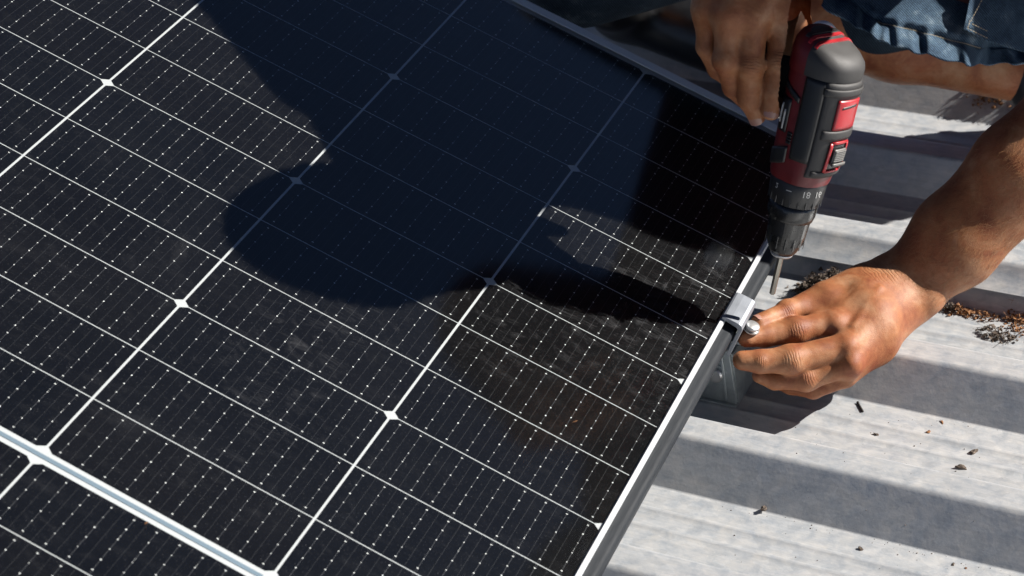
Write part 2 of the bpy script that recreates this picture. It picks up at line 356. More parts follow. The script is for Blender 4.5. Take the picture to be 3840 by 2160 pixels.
# ------------------------------------------------------------------ solar panel (local axes: u to the clamped edge, v up the long side, w out of the glass)
MP = Matrix(((0.921575, -0.060336, 0.383483, 0), (0.065331, 0.997864, 0.0, 0), (-0.382663, 0.025053, 0.923548, 0), (0, 0, 0, 1)))
panel = empty('solar_panel'); panel.matrix_world = MP
tag(panel, 'large framed solar panel of dark cells with white grid lines lying tilted over the roof', 'solar panel')
PU, PV, GU, GV = 0.213, 0.21943, 0.0024, 0.0013
H3 = PV/3; STRIP = 0.0126
VTOP = PV+0.0126; VB0 = -3*PV-STRIP; VBOT = VB0-4*PV-0.0126; ULEFT = -5*PU-0.0045
CH_U, CH_V = 0.0062, 0.0046
def cell_mesh(kind, wd):
    x0, x1 = -wd/2, wd/2; y0, y1 = -(H3-GV)/2, (H3-GV)/2; z0, z1 = -0.00025, 0.0
    P = []
    if kind == 'b': P += [(x0, y0+CH_V), (x0+CH_U, y0), (x1-CH_U, y0), (x1, y0+CH_V)]
    else: P += [(x0, y0), (x1, y0)]
    if kind == 't': P += [(x1, y1-CH_V), (x1-CH_U, y1), (x0+CH_U, y1), (x0, y1-CH_V)]
    else: P += [(x1, y1), (x0, y1)]
    mb = MB(); mb.prism(P, z0, z1, axis=2); me = mesh_from(mb.v, mb.f, 'solar_cell'); me.materials.append(M_CELL); return me
def bus_mesh(wd, seed):
    rnd = random.Random(seed); W = MB(); Q = MB(); X_ = MB(); z = 0.00006; y0, y1 = -(H3-GV)/2, (H3-GV)/2
    def quad(m, pts, zz): m.add([(x, y, zz) for x, y in pts], [tuple(range(len(pts)))])
    for b in range(10):
        x = -wd/2+wd*(b+0.5)/10
        quad(W, [(x-0.00016, y0+0.005), (x+0.00016, y0+0.005), (x+0.00016, y1-0.005), (x-0.00016, y1-0.005)], z)
        for s_ in (-1, 1):
            ye = y0 if s_ < 0 else y1; yp = ye-s_*0.0052
            for q in (-1, 1): quad(W, [(x+q*0.0005-0.00009, yp), (x+q*0.0005+0.00009, yp), (x+q*0.0009+0.00009, ye-s_*0.0006), (x+q*0.0009-0.00009, ye-s_*0.0006)][::1 if s_ < 0 else -1], z)
            quad(Q, [(x-0.00085, yp-0.00036), (x+0.00085, yp-0.00036), (x+0.00085, yp+0.00036), (x-0.00085, yp+0.00036)], z+0.00005)
        ys = np.linspace(y0+0.0052, y1-0.0052, 6)[1:-1]
        for y in ys:
            y = y+rnd.uniform(-0.0006, 0.0006); r = 0.00050*rnd.uniform(0.7, 1.35)
            quad(Q, [(x+r*cos(a)*1.15, y+r*sin(a)) for a in np.arange(6)*pi/3], z+0.00005)
        if rnd.random() < 0.35:
            y = rnd.choice(list(ys)); 
            for k in (1, 2): quad(Q, [(x+0.0003*cos(a), y+k*0.0022+0.0003*sin(a)) for a in np.arange(6)*pi/3], z+0.00005)
        xm = x+wd/20
        if b < 9: quad(X_, [(xm-0.00010, y0+0.001), (xm+0.00010, y0+0.001), (xm+0.00010, y1-0.001), (xm-0.00010, y1-0.001)], z)
    n1 = len(W.v); n2_ = n1+len(Q.v); me = mesh_from(W.v+Q.v+X_.v, W.f+[tuple(n1+i for i in f_) for f_ in Q.f]+[tuple(n2_+i for i in f_) for f_ in X_.f], 'busbar_wires')
    me.materials.append(M_WIRE); me.materials.append(M_PAD); me.materials.append(M_FAINT)
    for i_, p in enumerate(me.polygons): p.material_index = 0 if i_ < len(W.f) else (1 if i_ < len(W.f)+len(Q.f) else 2)
    return me
WD = PU-GU; WDL = PU-GU/2-0.0063
cm_ = {(k, wd): cell_mesh(k, wd) for k in 'tmb' for wd in (WD, WDL)}
bm_ = {(s_, wd): bus_mesh(wd, s_+(3 if wd == WD else 50)) for s_ in range(5) for wd in (WD, WDL)}
ZCELL = -0.0034
for c in range(5):
    wd = WDL if c == 0 else WD; uc = (-0.0063-WDL/2) if c == 0 else -(c+0.5)*PU
    for half in (0, 1):
        for r in range(12):
            top = PV if half == 0 else VB0
            vc = top-(r+0.5)*H3
            k = 'tmb'[r % 3]
            o = link('solar_cell', cm_[(k, wd)], None, panel); o.location = (uc, vc, ZCELL)
            bo = link('busbar_wires', bm_[((c*7+r*3+half) % 5, wd)], None, o); bo['kind'] = 'stuff'
b = MB(); b.box(ULEFT+0.002, -0.003, VBOT+0.002, VTOP-0.002, ZCELL-0.0012, ZCELL-0.0003); b.build('backsheet', M_BACK, panel)
b = MB(); b.box(ULEFT+0.002, -0.0028, VBOT+0.002, VTOP-0.002, -0.0030, -0.0001); b.build('glass_pane', M_GLASS, panel)
for (a, c_) in ((-PU*1-0.006, -PU*3-0.010), (-PU*3-0.018, -PU*5+0.004)):
    b = MB(); b.box(c_, a, -3*PV-0.0083, -3*PV-0.0042, ZCELL-0.0001, ZCELL+0.0002); b.build('tinned_ribbon', M_RIBBON, panel)
b = MB(); b.box(-PU*1+0.006, -0.008, -3*PV-0.0083, -3*PV-0.0042, ZCELL-0.0001, ZCELL+0.0002); b.build('tinned_ribbon', M_RIBBON, panel)
# clamped long rail: bright top lip and a wide rounded grey shoulder that steps down from it
lipp = [(-0.0046, -0.0001), (-0.0046, 0.0007), (-0.0012, 0.0007), (0.0, -0.0006), (0.0, -0.0058), (-0.003, -0.0058), (-0.003, -0.0052)]
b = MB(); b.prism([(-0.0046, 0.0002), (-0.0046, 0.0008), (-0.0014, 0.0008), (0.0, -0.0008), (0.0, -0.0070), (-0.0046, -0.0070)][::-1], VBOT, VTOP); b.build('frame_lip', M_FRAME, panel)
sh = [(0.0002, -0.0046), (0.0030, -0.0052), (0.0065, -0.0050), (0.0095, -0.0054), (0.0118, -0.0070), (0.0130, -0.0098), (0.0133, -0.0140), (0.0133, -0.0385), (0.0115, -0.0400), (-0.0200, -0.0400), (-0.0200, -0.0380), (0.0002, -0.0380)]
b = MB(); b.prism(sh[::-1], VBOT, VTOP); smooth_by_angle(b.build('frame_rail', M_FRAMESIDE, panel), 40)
for nm, (v0, v1) in (('top', (VTOP-0.0105, VTOP)), ('bottom', (VBOT, VBOT+0.0105))):
    b = MB(); b.box(ULEFT, -0.0048, v0, v1, 0.0001, 0.0009); 
    if nm == 'top': b.box(ULEFT, 0.0, v1+0.0001, v1+0.0018, -0.038, 0.0009)
    else: b.box(ULEFT, 0.0, v0-0.0018, v0-0.0001, -0.038, 0.0009)
    b.build('frame_rail', M_RAILTOP, panel)
b = MB(); b.box(ULEFT-0.0045, ULEFT, VBOT, VTOP, -0.0385, 0.0008); b.box(ULEFT, ULEFT+0.0105, VBOT+0.0108, VTOP-0.0108, 0.0001, 0.0008); b.build('frame_rail', M_RAILTOP, panel)

def on_panel(u, v, w_): return np.array(MP.to_3x3() @ Vector((u, v, w_)))
# ------------------------------------------------------------------ end clamp, bolt and bracket
cl = empty('end_clamp'); cl.matrix_world = MP @ Matrix.Translation((0.006, -0.093, 0.0))
tag(cl, 'bright aluminium end clamp hooked over the panel edge beside the fingers', 'clamp')
pr = [(-0.0105, 0.0012), (-0.0105, 0.0040), (-0.0085, 0.0052), (-0.002, 0.0056), (0.0070, 0.0056), (0.0105, 0.0044), (0.0125, 0.0010), (0.0128, -0.0370), (0.0088, -0.0370), (0.0088, -0.0022), (0.0066, -0.0002), (0.0, 0.0006), (-0.0052, 0.0012)]
b = MB(); b.prism(pr[::-1], -0.0225, 0.0225); o = b.build('clamp_body', M_CLAMP, cl); bevel(o, 0.0004)
bl = empty('clamp_bolt'); bl.matrix_world = Matrix.Translation(Vector(at(2826, 1216, 2.052))) @ MP @ Matrix.Translation((0, 0, -0.022))
tag(bl, 'shiny steel bolt pinched between the thumb and the index finger', 'bolt')
b = MB(); b.lathe([(0.0, 0.0036), (0.020, 0.0036), (0.0205, 0.0030)], (0, 0, 0), (0, 0, 1), 16); b.build('bolt_shaft', M_STEEL, bl, False)
b = MB(); b.lathe([(0.0, 0.0072), (0.0040, 0.0072), (0.0048, 0.0060), (0.0050, 0.0010)], (0, 0, 0.0165), (0, 0, 1), 28); b.build('bolt_head', M_STEEL, bl, True)
b = MB(); b.lathe([(0.0, 0.0082), (0.0014, 0.0082)], (0, 0, 0.0148), (0, 0, 1), 24); b.build('washer', M_STEEL, bl)

br = tag(empty('roof_bracket', (-0.018, -0.078, ZV)), 'grey zinc angle bracket with a round bolt standing on the roof under the panel edge', 'bracket')
Y0 = -0.078
b = MB(); b.prism([(-0.046, 0.0035), (0.0215, 0.0035), (0.0150, 0.060), (0.006, 0.074), (-0.034, 0.074)], -0.0018, 0.0018); o = b.build('upright_plate', M_BRACKET, br); bevel(o, 0.0006)
b = MB(); b.prism([(0.0090, 0.006), (0.0125, 0.006), (0.0080, 0.060), (0.0045, 0.064)], -0.0040, -0.0019); o = b.build('pressed_rib', M_BRACKET, br); bevel(o, 0.0008)
b = MB(); b.box(-0.048, 0.0225, -0.006, 0.050, 0.0003, 0.0034); o = b.build('base_flange', M_BRACKET, br); bevel(o, 0.0008)
b = MB(); b.add([(0.0195, 0.002, 0.0040), (0.0225, 0.002, 0.0040), (0.0165, 0.002, 0.062), (0.0135, 0.002, 0.062), (0.0195, 0.045, 0.0040), (0.0225, 0.045, 0.0040), (0.0165, 0.030, 0.062), (0.0135, 0.030, 0.062)],
      [(0, 1, 2, 3), (7, 6, 5, 4), (0, 4, 5, 1), (1, 5, 6, 2), (2, 6, 7, 3), (3, 7, 4, 0)]); b.build('side_flange', M_BRACKET, br)
b = MB(); b.box(-0.040, 0.030, 0.002, 0.034, 0.0745, 0.0775); o = b.build('top_flange', M_BRACKET, br); bevel(o, 0.0006)
bb = MB(); bb.lathe([(-0.0019, 0.0088), (-0.0050, 0.0088), (-0.0066, 0.0074), (-0.0070, 0.0050)], (-0.0010, 0, 0.036), (0, 1, 0), 32)
o = bb.build('bolt_head', M_STEEL, br); 
bb = MB(); bb.lathe([(-0.0014, 0.0125), (-0.0028, 0.0125)], (-0.0010, 0, 0.036), (0, 1, 0), 32); bb.build('washer', M_BRACKET, br)
def text_mesh(s_, size, ext=0.0001):
    cu = bpy.data.curves.new('t', 'FONT'); cu.body = s_; cu.size = size; cu.extrude = ext; cu.align_x = 'CENTER'; cu.align_y = 'CENTER'
    to = bpy.data.objects.new('t', cu); col.objects.link(to); bpy.context.view_layer.update()
    me = bpy.data.meshes.new_from_object(to.evaluated_get(bpy.context.evaluated_depsgraph_get())); bpy.data.objects.remove(to); return me

# ------------------------------------------------------------------ leaf litter on the roof
def roof_z(y):
    t = (y+0.2316) % PER
    if t < 0.0386: return ZV+0.0006+(ZC-ZV-0.0006)*max(0.0, t-0.002)/0.0366-0.0004
    if t < 0.0716: return ZC
    if t < 0.1136: return ZC-(ZC-ZV)*(t-0.0716)/0.042
    return ZV
def pile(name, pts, n, m, label, cat, seed, size=0.005, hgt=0.012):
    rnd = random.Random(seed); mb = MB(); z0 = roof_z(pts[0][1]); c0 = np.array([pts[0][0], pts[0][1], z0])
    for _ in range(n):
        a = rnd.choice(pts); r = abs(rnd.gauss(0, 1)); x = a[0]+rnd.gauss(0, a[2]); y = a[1]+rnd.gauss(0, a[3]); 
        hh = hgt*math.exp(-((x-a[0])**2/(a[2]**2+1e-9)+(y-a[1])**2/(a[3]**2+1e-9))*0.5)
        z = roof_z(y)+rnd.uniform(0.0, 1)*hh+0.0012
        s_ = size*rnd.uniform(0.35, 1.2); q = Matrix.Rotation(rnd.uniform(0, 6.3), 3, Vector((rnd.gauss(0, 1), rnd.gauss(0, 1), rnd.gauss(0, 1))).normalized())
        if rnd.random() < 0.6:   # curled little scale
            P = [(-.5, 0, 0), (0, .38, .12), (.55, 0, 0), (0, -.38, .12), (0, 0, -.25)]; F = [(0, 1, 4), (1, 2, 4), (2, 3, 4), (3, 0, 4), (0, 3, 2, 1)]
        else:                    # thin needle
            P = [(-1.1, .06, 0), (-1.1, -.06, 0), (1.1, 0, .05), (0, 0, .1)]; F = [(0, 1, 2), (0, 3, 1), (1, 3, 2), (0, 2, 3)]
        mb.add([np.array(q @ Vector(p))*s_+np.array([x, y, z])-c0 for p in P], F)
    o = mb.build(name, m); o.location = c0; tag(o, label, cat, kind='stuff'); return o
def rp(px, py, z=ZV): p = on_z(px, py, z); return p[0], p[1]
a = rp(3060, 1085, -0.122); a2 = rp(3130, 1048, -0.120)
pile('leaf_litter', [(a[0]-0.006, a[1], 0.008, 0.007), (a[0]+0.006, a[1]+0.003, 0.008, 0.007), (a2[0], a2[1], 0.010, 0.006), (a[0]-0.002, a[1]+0.008, 0.008, 0.005)], 1200, M_LITG, 'grey brown clump of dried seed heads just above the left hand', 'leaf litter', 3, 0.0066, 0.026)
p1 = rp(3590, 1155, -0.125); p2 = rp(3680, 1175, -0.125); p3 = rp(3745, 1225, -0.125); p4 = rp(3815, 1190, -0.125); p5 = rp(3850, 1225, -0.125)
pile('leaf_litter', [(p1[0], p1[1], 0.008, 0.003), (p2[0], p2[1], 0.010, 0.004), (p4[0], p4[1], 0.010, 0.006), (p5[0], p5[1], 0.012, 0.010)], 420, M_LITO, 'orange brown dried leaf litter below the forearm by the right edge', 'leaf litter', 5, 0.0050, 0.008)
p6 = rp(3720, 1240, -0.125); p7 = rp(3770, 1262, -0.125)
pile('leaf_litter', [(p6[0], p6[1], 0.008, 0.007), (p7[0], p7[1], 0.008, 0.005), (p1[0]-0.006, p1[1], 0.004, 0.003)], 260, M_LITG, 'dark curled seed heads at the lower end of the orange litter', 'leaf litter', 6, 0.0055, 0.010)
q1 = rp(3690, 425, -0.127); q2 = rp(3780, 445, -0.127)
pile('leaf_litter', [(q1[0], q1[1], 0.010, 0.010), (q1[0]+0.01, q1[1]+0.004, 0.012, 0.006), (q2[0], q2[1], 0.020, 0.005)], 320, M_LITO, 'brown clump of dried leaves in the roof valley under the knee', 'leaf litter', 8, 0.0065, 0.014)
def crumb(px, py, z, size, m, name, label, cat, seed, asp=1.6, group=None):
    rnd = random.Random(seed); p = on_z(px, py, z)
    for _ in range(4 if z < -0.05 else 0): p = on_z(px, py, roof_z(p[1]))
    bm = bmesh.new(); size *= 0.68; bmesh.ops.create_icosphere(bm, subdivisions=2, radius=size)
    for v in bm.verts:
        k = 1+0.45*(rnd.random()-0.5)*2; v.co = Vector((v.co.x*asp*k, v.co.y*k, v.co.z*0.8*k))
    me = bpy.data.meshes.new(name); bm.to_mesh(me); bm.free(); o = link(name, me, m); o.location = (p[0], p[1], p[2]+size*0.35); o.rotation_euler = (rnd.uniform(-.3, .3), rnd.uniform(-.3, .3), rnd.uniform(0, 6)); return tag(o, label, cat, group)
GD = 'small dry bits scattered on the roof'
crumb(2865, 1910, -0.118, 0.0042, M_LITG, 'seed_pellet', 'round grey pellet on the shaded rib slope at the bottom', 'pellet', 1, 1.1, GD)
crumb(3227, 2060, ZC+0.0 if False else -0.127, 0.0026, M_LITG, 'debris_crumb', 'brown crumb on the lowest bright roof strip', 'crumb', 2, 1.6, GD)
crumb(3285, 1630, ZV, 0.0022, M_LITG, 'debris_crumb', 'tiny brown crumb below the dark twig', 'crumb', 3, 1.6, GD)
crumb(3480, 1622, ZV, 0.0026, M_LITO, 'seed_husk', 'pale tan husk right of the dark twig', 'husk', 4, 1.4, GD)
crumb(3650, 1697, ZV, 0.0034, M_LITG, 'seed_husk', 'curled brown husk above the larger curled one at right', 'husk', 5, 1.9, GD)
crumb(3605, 1755, ZV, 0.0040, M_LITG, 'dry_bud', 'larger curled dry bud on the wide bright roof strip', 'bud', 6, 2.0, GD)
crumb(3575, 2117, ZV, 0.0020, M_LITG, 'debris_crumb', 'tiny dark crumb at the bottom right corner', 'crumb', 7, 1.8, GD)
crumb(3622, 2131, ZV, 0.0012, M_LITO, 'debris_crumb', 'very small tan crumb at the bottom right corner', 'crumb', 17, 1.8, GD)
crumb(3533, 1586, ZV, 0.0016, M_LITO, 'seed_husk', 'thin yellow flake near the shaded rib at right', 'flake', 8, 3.0, GD)
crumb(3296, 386, ZV, 0.0052, M_LITG, 'dry_bud', 'left of two dry buds behind the drill in the bright valley', 'bud', 9, 1.2, GD)
crumb(3438, 396, ZV, 0.0050, M_LITG, 'dry_bud', 'right of two dry buds behind the drill in the bright valley', 'bud', 10, 1.2, GD)
gm = MB(); rnd = random.Random(100); g0 = on_z(3400, 1800, ZV)
for k in range(170):
    x = rnd.uniform(2700, 3900); y = rnd.uniform(1540, 2140); p = on_z(x, y, ZV); p = on_z(x, y, roof_z(p[1])); p = np.array([p[0], p[1], roof_z(p[1])+0.0002]); r = rnd.uniform(0.00025, 0.0009)*(1 if rnd.random() < 0.3 else 0.6)
    gm.lathe([(-r, r*0.2), (-r*0.3, r*0.9), (r*0.5, r*0.7), (r, r*0.1)], p-g0, (rnd.uniform(-1, 1), rnd.uniform(-1, 1), 0.3), 5)
o = gm.build('grit', M_LITG); o.location = g0; tag(o, 'fine brown grit sprinkled over the bright lower roof strips', 'grit', kind='stuff')
tw = MB(); a = on_z(3216, 1512, ZV); c_ = on_z(3236, 1547, ZV); c0 = np.array([a[0], a[1], ZV])
tw.lathe([(0, 0.0015), (0.003, 0.0010), (0.008, 0.0011), (np.linalg.norm(c_-a), 0.0011)], (0, 0, 0.0012), np.append((c_-a)[:2], 0.0), 8)
o = tw.build('twig', M_TWIG, None, True); o.location = c0; tag(o, 'short dark twig lying on the bright roof strip below the hand', 'twig', GD)
for (px, py, lab) in ((2155, 1583, 'orange flake lying on the panel cells near the frame'), (548, 1963, 'orange speck on the panel below the pale centre strip')):
    r = RW.T @ np.array([(px-1920)/FOC, (py-1080)/FOC, 1.0]); n_ = np.array([0.383483, 0, 0.923548]); p = CW-(CW@n_)/(r@n_)*r
    f_ = crumb(px, py, 0, 0.0016 if px > 1000 else 0.0011, M_LITO, 'dry_flake', lab, 'flake', px, 2.2); f_.location = Vector(p)+Vector(n_)*0.0009; f_.scale = (1, 0.7, 0.5)

# ------------------------------------------------------------------ drill
tip = at(2895, 1103, 2.020); rear = at(3118, 152, 1.915)
az = rear-tip; LEN = np.linalg.norm(az); az /= LEN
toc = -(RW[2]); right = RW[0]
def orth(v): v = v-(v@az)*az; return v/np.linalg.norm(v)
th = radians(48)
tc = orth(toc); rt = orth(right-(right@tc)*tc); rt = np.cross(tc, az); rt = rt if rt@right > 0 else -rt
TOP = cos(th)*tc+sin(th)*rt                      # direction the switches face
SID = np.cross(az, TOP)                          # across
if SID@tc < 0: pass
DM = Matrix.Identity(4)
for i_ in range(3): DM[i_][0] = SID[i_]; DM[i_][1] = TOP[i_]; DM[i_][2] = az[i_]; DM[i_][3] = tip[i_]
drill = empty('cordless_drill'); drill.matrix_world = DM
tag(drill, 'red and black cordless drill held upright over the clamp with its bit down', 'drill')
leftsign = 1 if SID@right < 0 else -1            # +1 when local +x is the camera-left flank
L = LEN
Z_ = lambda py: (1103-py)/(1103-152)*L           # axial position from the photo row
b = MB(); b.lathe([(0.0, 0.0022), (0.0012, 0.0030), (Z_(945), 0.0031)], (0, 0, 0), (0, 0, 1), 6); b.build('drill_bit', M_BIT, drill)
b = MB(); b.lathe([(Z_(951), 0.0085), (Z_(950), 0.0095), (Z_(944), 0.0108), (Z_(938), 0.0112)], (0, 0, 0), (0, 0, 1), 40); b.build('chuck_nose', M_STEEL, drill, True)
b = MB(); b.lathe([(Z_(941), 0.0105), (Z_(925), 0.0138), (Z_(895), 0.0172), (Z_(860), 0.0190), (Z_(820), 0.0198), (Z_(802), 0.0202), (Z_(800), 0.0185), (Z_(795), 0.0185)], (0, 0, 0), (0, 0, 1), 48)
b.build('chuck', M_CHUCK, drill); smooth_by_angle(bpy.context.scene.objects[-1] if False else drill.children[-1], 40)
for k in range(14):
    a_ = 2*pi*k/14; rb = MB()
    rb.prism([(-0.0010, 0), (0.0010, 0), (0.0003, 0.00045), (-0.0003, 0.00045)], Z_(905), Z_(815), axis=2)
    o = rb.build('grip_ridge', M_CHUCK, drill); o.matrix_local = Matrix.Rotation(a_, 4, 'Z') @ Matrix.Translation((0, 0.0186, 0)) 
b = MB(); b.lathe([(Z_(806), 0.0192), (Z_(800), 0.0216), (Z_(780), 0.0232), (Z_(755), 0.0236), (Z_(742), 0.0228), (Z_(736), 0.0205)], (0, 0, 0), (0, 0, 1), 48); b.build('chuck_collar', M_SWITCH if False else M_CHUCK, drill, True)
b = MB(); b.lathe([(Z_(742), 0.0215), (Z_(738), 0.0238), (Z_(720), 0.0252), (Z_(700), 0.0262), (Z_(655), 0.0272), (Z_(648), 0.0262)], (0, 0, 0), (0, 0, 1), 48); b.build('torque_collar', M_BLK, drill); smooth_by_angle(drill.children[-1], 40)
for k in range(20):
    rb = MB(); rb.prism([(-0.0012, 0), (0.0012, 0), (0.0008, 0.0007), (-0.0008, 0.0007)], Z_(735), Z_(708), axis=2); o = rb.build('grip_ridge', M_BLK, drill)
    o.matrix_local = Matrix.Rotation(2*pi*(k+0.5)/20, 4, 'Z') @ Matrix.Translation((0, 0.0252, 0))
def number(s_, phi, z, rad, size):
    me = text_mesh(s_, size); o = link('number_mark', me, M_WHITE, drill)
    # letters stand with their feet towards the rear of the tool
    n = Vector((sin(phi), cos(phi), 0)); up = Vector((0, 0, -1)); x = up.cross(n)
    m = Matrix.Identity(4)
    for i_ in range(3): m[i_][0] = x[i_]; m[i_][1] = up[i_]; m[i_][2] = n[i_]; m[i_][3] = (n*rad)[i_]
    m[2][3] = z; o.matrix_local = m; return o
cphi = math.atan2(np.dot(tc, SID), np.dot(tc, TOP))       # angle that faces the camera
rs = -1 if leftsign > 0 else 1
number('18', cphi+rs*radians(14), Z_(677), 0.02695, 0.0088); number('16', cphi+rs*radians(43), Z_(677), 0.02695, 0.0088); number('2', cphi-rs*radians(52), Z_(673), 0.02695, 0.0070)
rb = MB(); rb.box(-0.0028, 0.0028, -0.0004, 0.0004, 0, 0.0001); o = rb.build('scale_mark', M_WHITE, drill)
n = Vector((sin(cphi-rs*radians(22)), cos(cphi-rs*radians(22)), 0)); up = Vector((0, 0, -1)); x = up.cross(n); m = Matrix.Identity(4)
for i_ in range(3): m[i_][0] = x[i_]; m[i_][1] = up[i_]; m[i_][2] = n[i_]; m[i_][3] = (n*0.0270)[i_]
m[2][3] = Z_(675); o.matrix_local = m
# housing: superellipse rings (half width across, half height towards the switches)
RINGS = [(Z_(650), 0.0262, 0.0262), (Z_(635), 0.0272, 0.0274), (Z_(600), 0.0276, 0.0290), (Z_(560), 0.0282, 0.0312), (Z_(500), 0.0288, 0.0325), (Z_(420), 0.0292, 0.0332), (Z_(340), 0.0294, 0.0335), (Z_(270), 0.0298, 0.0336), (Z_(235), 0.0296, 0.0322)]
def ring_at(z):
    zs = [r[0] for r in RINGS]; return np.interp(z, zs, [r[1] for r in RINGS]), np.interp(z, zs, [r[2] for r in RINGS])
def surf(phi, z, off=0.0, ring=None):
    a_, b_ = ring_at(z) if ring is None else ring; e = 2.5; s_, c_ = sin(phi), cos(phi)
    k = (abs(s_)**e+abs(c_)**e)**(-1/e); return np.array([(a_+off)*s_*k, (b_+off)*c_*k if c_ > 0 else (a_+off)*c_*k, z])
def patch(name, m, z0, z1, p0, p1, off, nz=10, npz=14, inset=0.0, skew=0.0, zf=None):
    """raised shell on the housing between axial stations z0..z1 and angles p0..p1 (degrees from the switch side)"""
    V = []; F = []
    for i_ in range(nz+1):
        for j in range(npz+1):
            ph = p0+(p1-p0)*j/npz; z = z0+(z1-z0)*i_/nz+skew*(j/npz-0.5)
            if zf: z += zf(i_/nz, j/npz)
            edge = min(i_, nz-i_, j, npz-j); V.append(surf(radians(ph), z, off if edge > 0 else off-0.0006))
    for i_ in range(nz):
        for j in range(npz): q = i_*(npz+1)+j; F.append((q, q+1, q+npz+2, q+npz+1))
    o = obj(name, V, F, m, drill, True); s_ = o.modifiers.new('t', 'SOLIDIFY'); s_.thickness = 0.0022; s_.offset = 0; return o
N = 64; V = []; F = []
zs = np.linspace(Z_(650), Z_(235), 26)
for z in zs:
    for k in range(N): V.append(surf(2*pi*k/N, z))
for i_ in range(len(zs)-1):
    for k in range(N): F.append((i_*N+k, i_*N+(k+1) % N, (i_+1)*N+(k+1) % N, (i_+1)*N+k))
F += [tuple(range(N))[::-1], tuple(range((len(zs)-1)*N, len(zs)*N))]
smooth_by_angle(obj('motor_housing', V, F, M_RED, drill), 40)
ls = 1 if leftsign > 0 else -1
# end cap, domed, with red slots
CAP = [(Z_(262), 0.0308, 0.0338), (Z_(250), 0.0314, 0.0346), (Z_(205), 0.0314, 0.0348), (Z_(182), 0.0304, 0.0338), (Z_(160), 0.0268, 0.0300), (Z_(151), 0.0240, 0.0270), (Z_(146), 0.0190, 0.0215)]
def kcap(z): q = min(1.0, max(0.0, (z-Z_(252))/(Z_(150)-Z_(252)))); return 0.34*q
V = []; F = []
for (z, a_, b_) in CAP:
    for k in range(N):
        v_ = surf(2*pi*k/N, z, 0, (a_, b_)); v_[2] -= kcap(z)*v_[1]; V.append(v_)
for i_ in range(len(CAP)-1):
    for k in range(N): F.append((i_*N+k, i_*N+(k+1) % N, (i_+1)*N+(k+1) % N, (i_+1)*N+k))
F += [tuple(range(N))[::-1], tuple(range((len(CAP)-1)*N, len(CAP)*N))]
capV = np.array(V)
FA = [f_ for f_ in F if len(f_) == 4 and capV[list(f_)][:, 1].mean() > 0.001]; FB = [f_ for f_ in F if len(f_) == 4 and capV[list(f_)][:, 1].mean() <= 0.001]
smooth_by_angle(obj('end_cap', V, FA+[f_ for f_ in F if len(f_) > 4], M_RUB, drill), 50)
smooth_by_angle(obj('rear_housing', V, FB, M_RED, drill), 50)
def cap_strip(name, m, x0, x1, y0, y1, off):
    """band over the dome, following its rings"""
    V = []; F = []; ny = 14
    zc = [c[0] for c in CAP]; 
    def zsurf(x, y):
        for (z, a_, b_) in CAP[::-1]:
            e = 2.5; bb_ = b_ if y > 0 else a_
            if (abs(x)/a_)**e+(abs(y)/bb_)**e <= 1: return z
        return CAP[1][0]
    def zs_(x, y):
        lo = CAP[1][0]; prev = None
        vals = []
        for (z, a_, b_) in CAP:
            e = 2.5; bb_ = b_ if y > 0 else a_; vals.append(((abs(x)/a_)**e+(abs(y)/bb_)**e)**(1/e))
        zz = [c[0] for c in CAP]
        if vals[-1] <= 1: return zz[-1]
        for i_ in range(len(vals)-1, 0, -1):
            if vals[i_-1] <= 1 <= vals[i_]: t_ = (1-vals[i_-1])/(vals[i_]-vals[i_-1]); return zz[i_-1]+t_*(zz[i_]-zz[i_-1])
        return zz[1]
    nx = 18; top = {}; bot = {}
    for i_ in range(nx+1):
        for k_ in range(3):
            x = x0+(x1-x0)*i_/nx; y = y0+(y1-y0)*k_/2; z = zs_(x, y); z -= kcap(z)*y; top[i_, k_] = len(V); V.append((x, y, z+off)); bot[i_, k_] = len(V); V.append((x, y, z-0.002))
    for i_ in range(nx):
        for k_ in range(2): F.append((top[i_, k_], top[i_+1, k_], top[i_+1, k_+1], top[i_, k_+1]))
        F.append((bot[i_, 0], bot[i_+1, 0], top[i_+1, 0], top[i_, 0])); F.append((top[i_, 2], top[i_+1, 2], bot[i_+1, 2], bot[i_, 2]))
    for i_ in (0, nx): F.append((top[i_, 0], top[i_, 1], top[i_, 2], bot[i_, 2], bot[i_, 1], bot[i_, 0]))
    return obj(name, V, F, m, drill, False)
cap_strip('red_vent_strip', M_REDB, -0.027, 0.027, 0.0020, 0.0052, 0.0012)
cap_strip('red_vent_strip', M_REDB, -0.027, 0.022, -0.0060, -0.0028, 0.0012)
cap_strip('black_vent_slot', M_BLK, -0.024, 0.024, -0.0125, -0.0085, 0.0010)
# rubber over-moulding along the switch side
patch('rubber_overmold', M_RUB, Z_(608), Z_(262), -50, 50, 0.0010, 24, 20)
patch('rubber_band', M_RUB, Z_(600), Z_(583), -42, 42, 0.0026, 4, 16)
patch('rubber_band', M_RUB, Z_(462), Z_(430), -42, 42, 0.0028, 4, 16)
patch('rubber_band', M_RUB, Z_(306), Z_(282), -52, 52, 0.0030, 4, 18)
for s_ in (-1, 1):
    patch('black_overmold', M_BLK, Z_(560), Z_(262), s_*50, s_*84, 0.0008, 20, 8)
    patch('black_grip_patch', M_BLK, Z_(600), Z_(540), s_*92, s_*140, 0.0007, 6, 10, skew=0.010*s_)
    patch('black_grip_patch', M_BLK, Z_(345), Z_(325), s_*88, s_*128, 0.0007, 4, 10, skew=-0.010*s_)
    patch('black_name_plate', M_BLK, Z_(480), Z_(360), s_*104, s_*128, 0.0007, 8, 6)
    for q in (0, 1): patch('silver_print_line', M_WHITE, Z_(470-18*q), Z_(400-18*q), s_*(110+9*q), s_*(111.6+9*q), 0.0022, 6, 2)
    for q in range(4): patch('vent_slot', M_BLK, Z_(512-11*q), Z_(506-11*q), s_*88, s_*98, 0.0004, 2, 6)
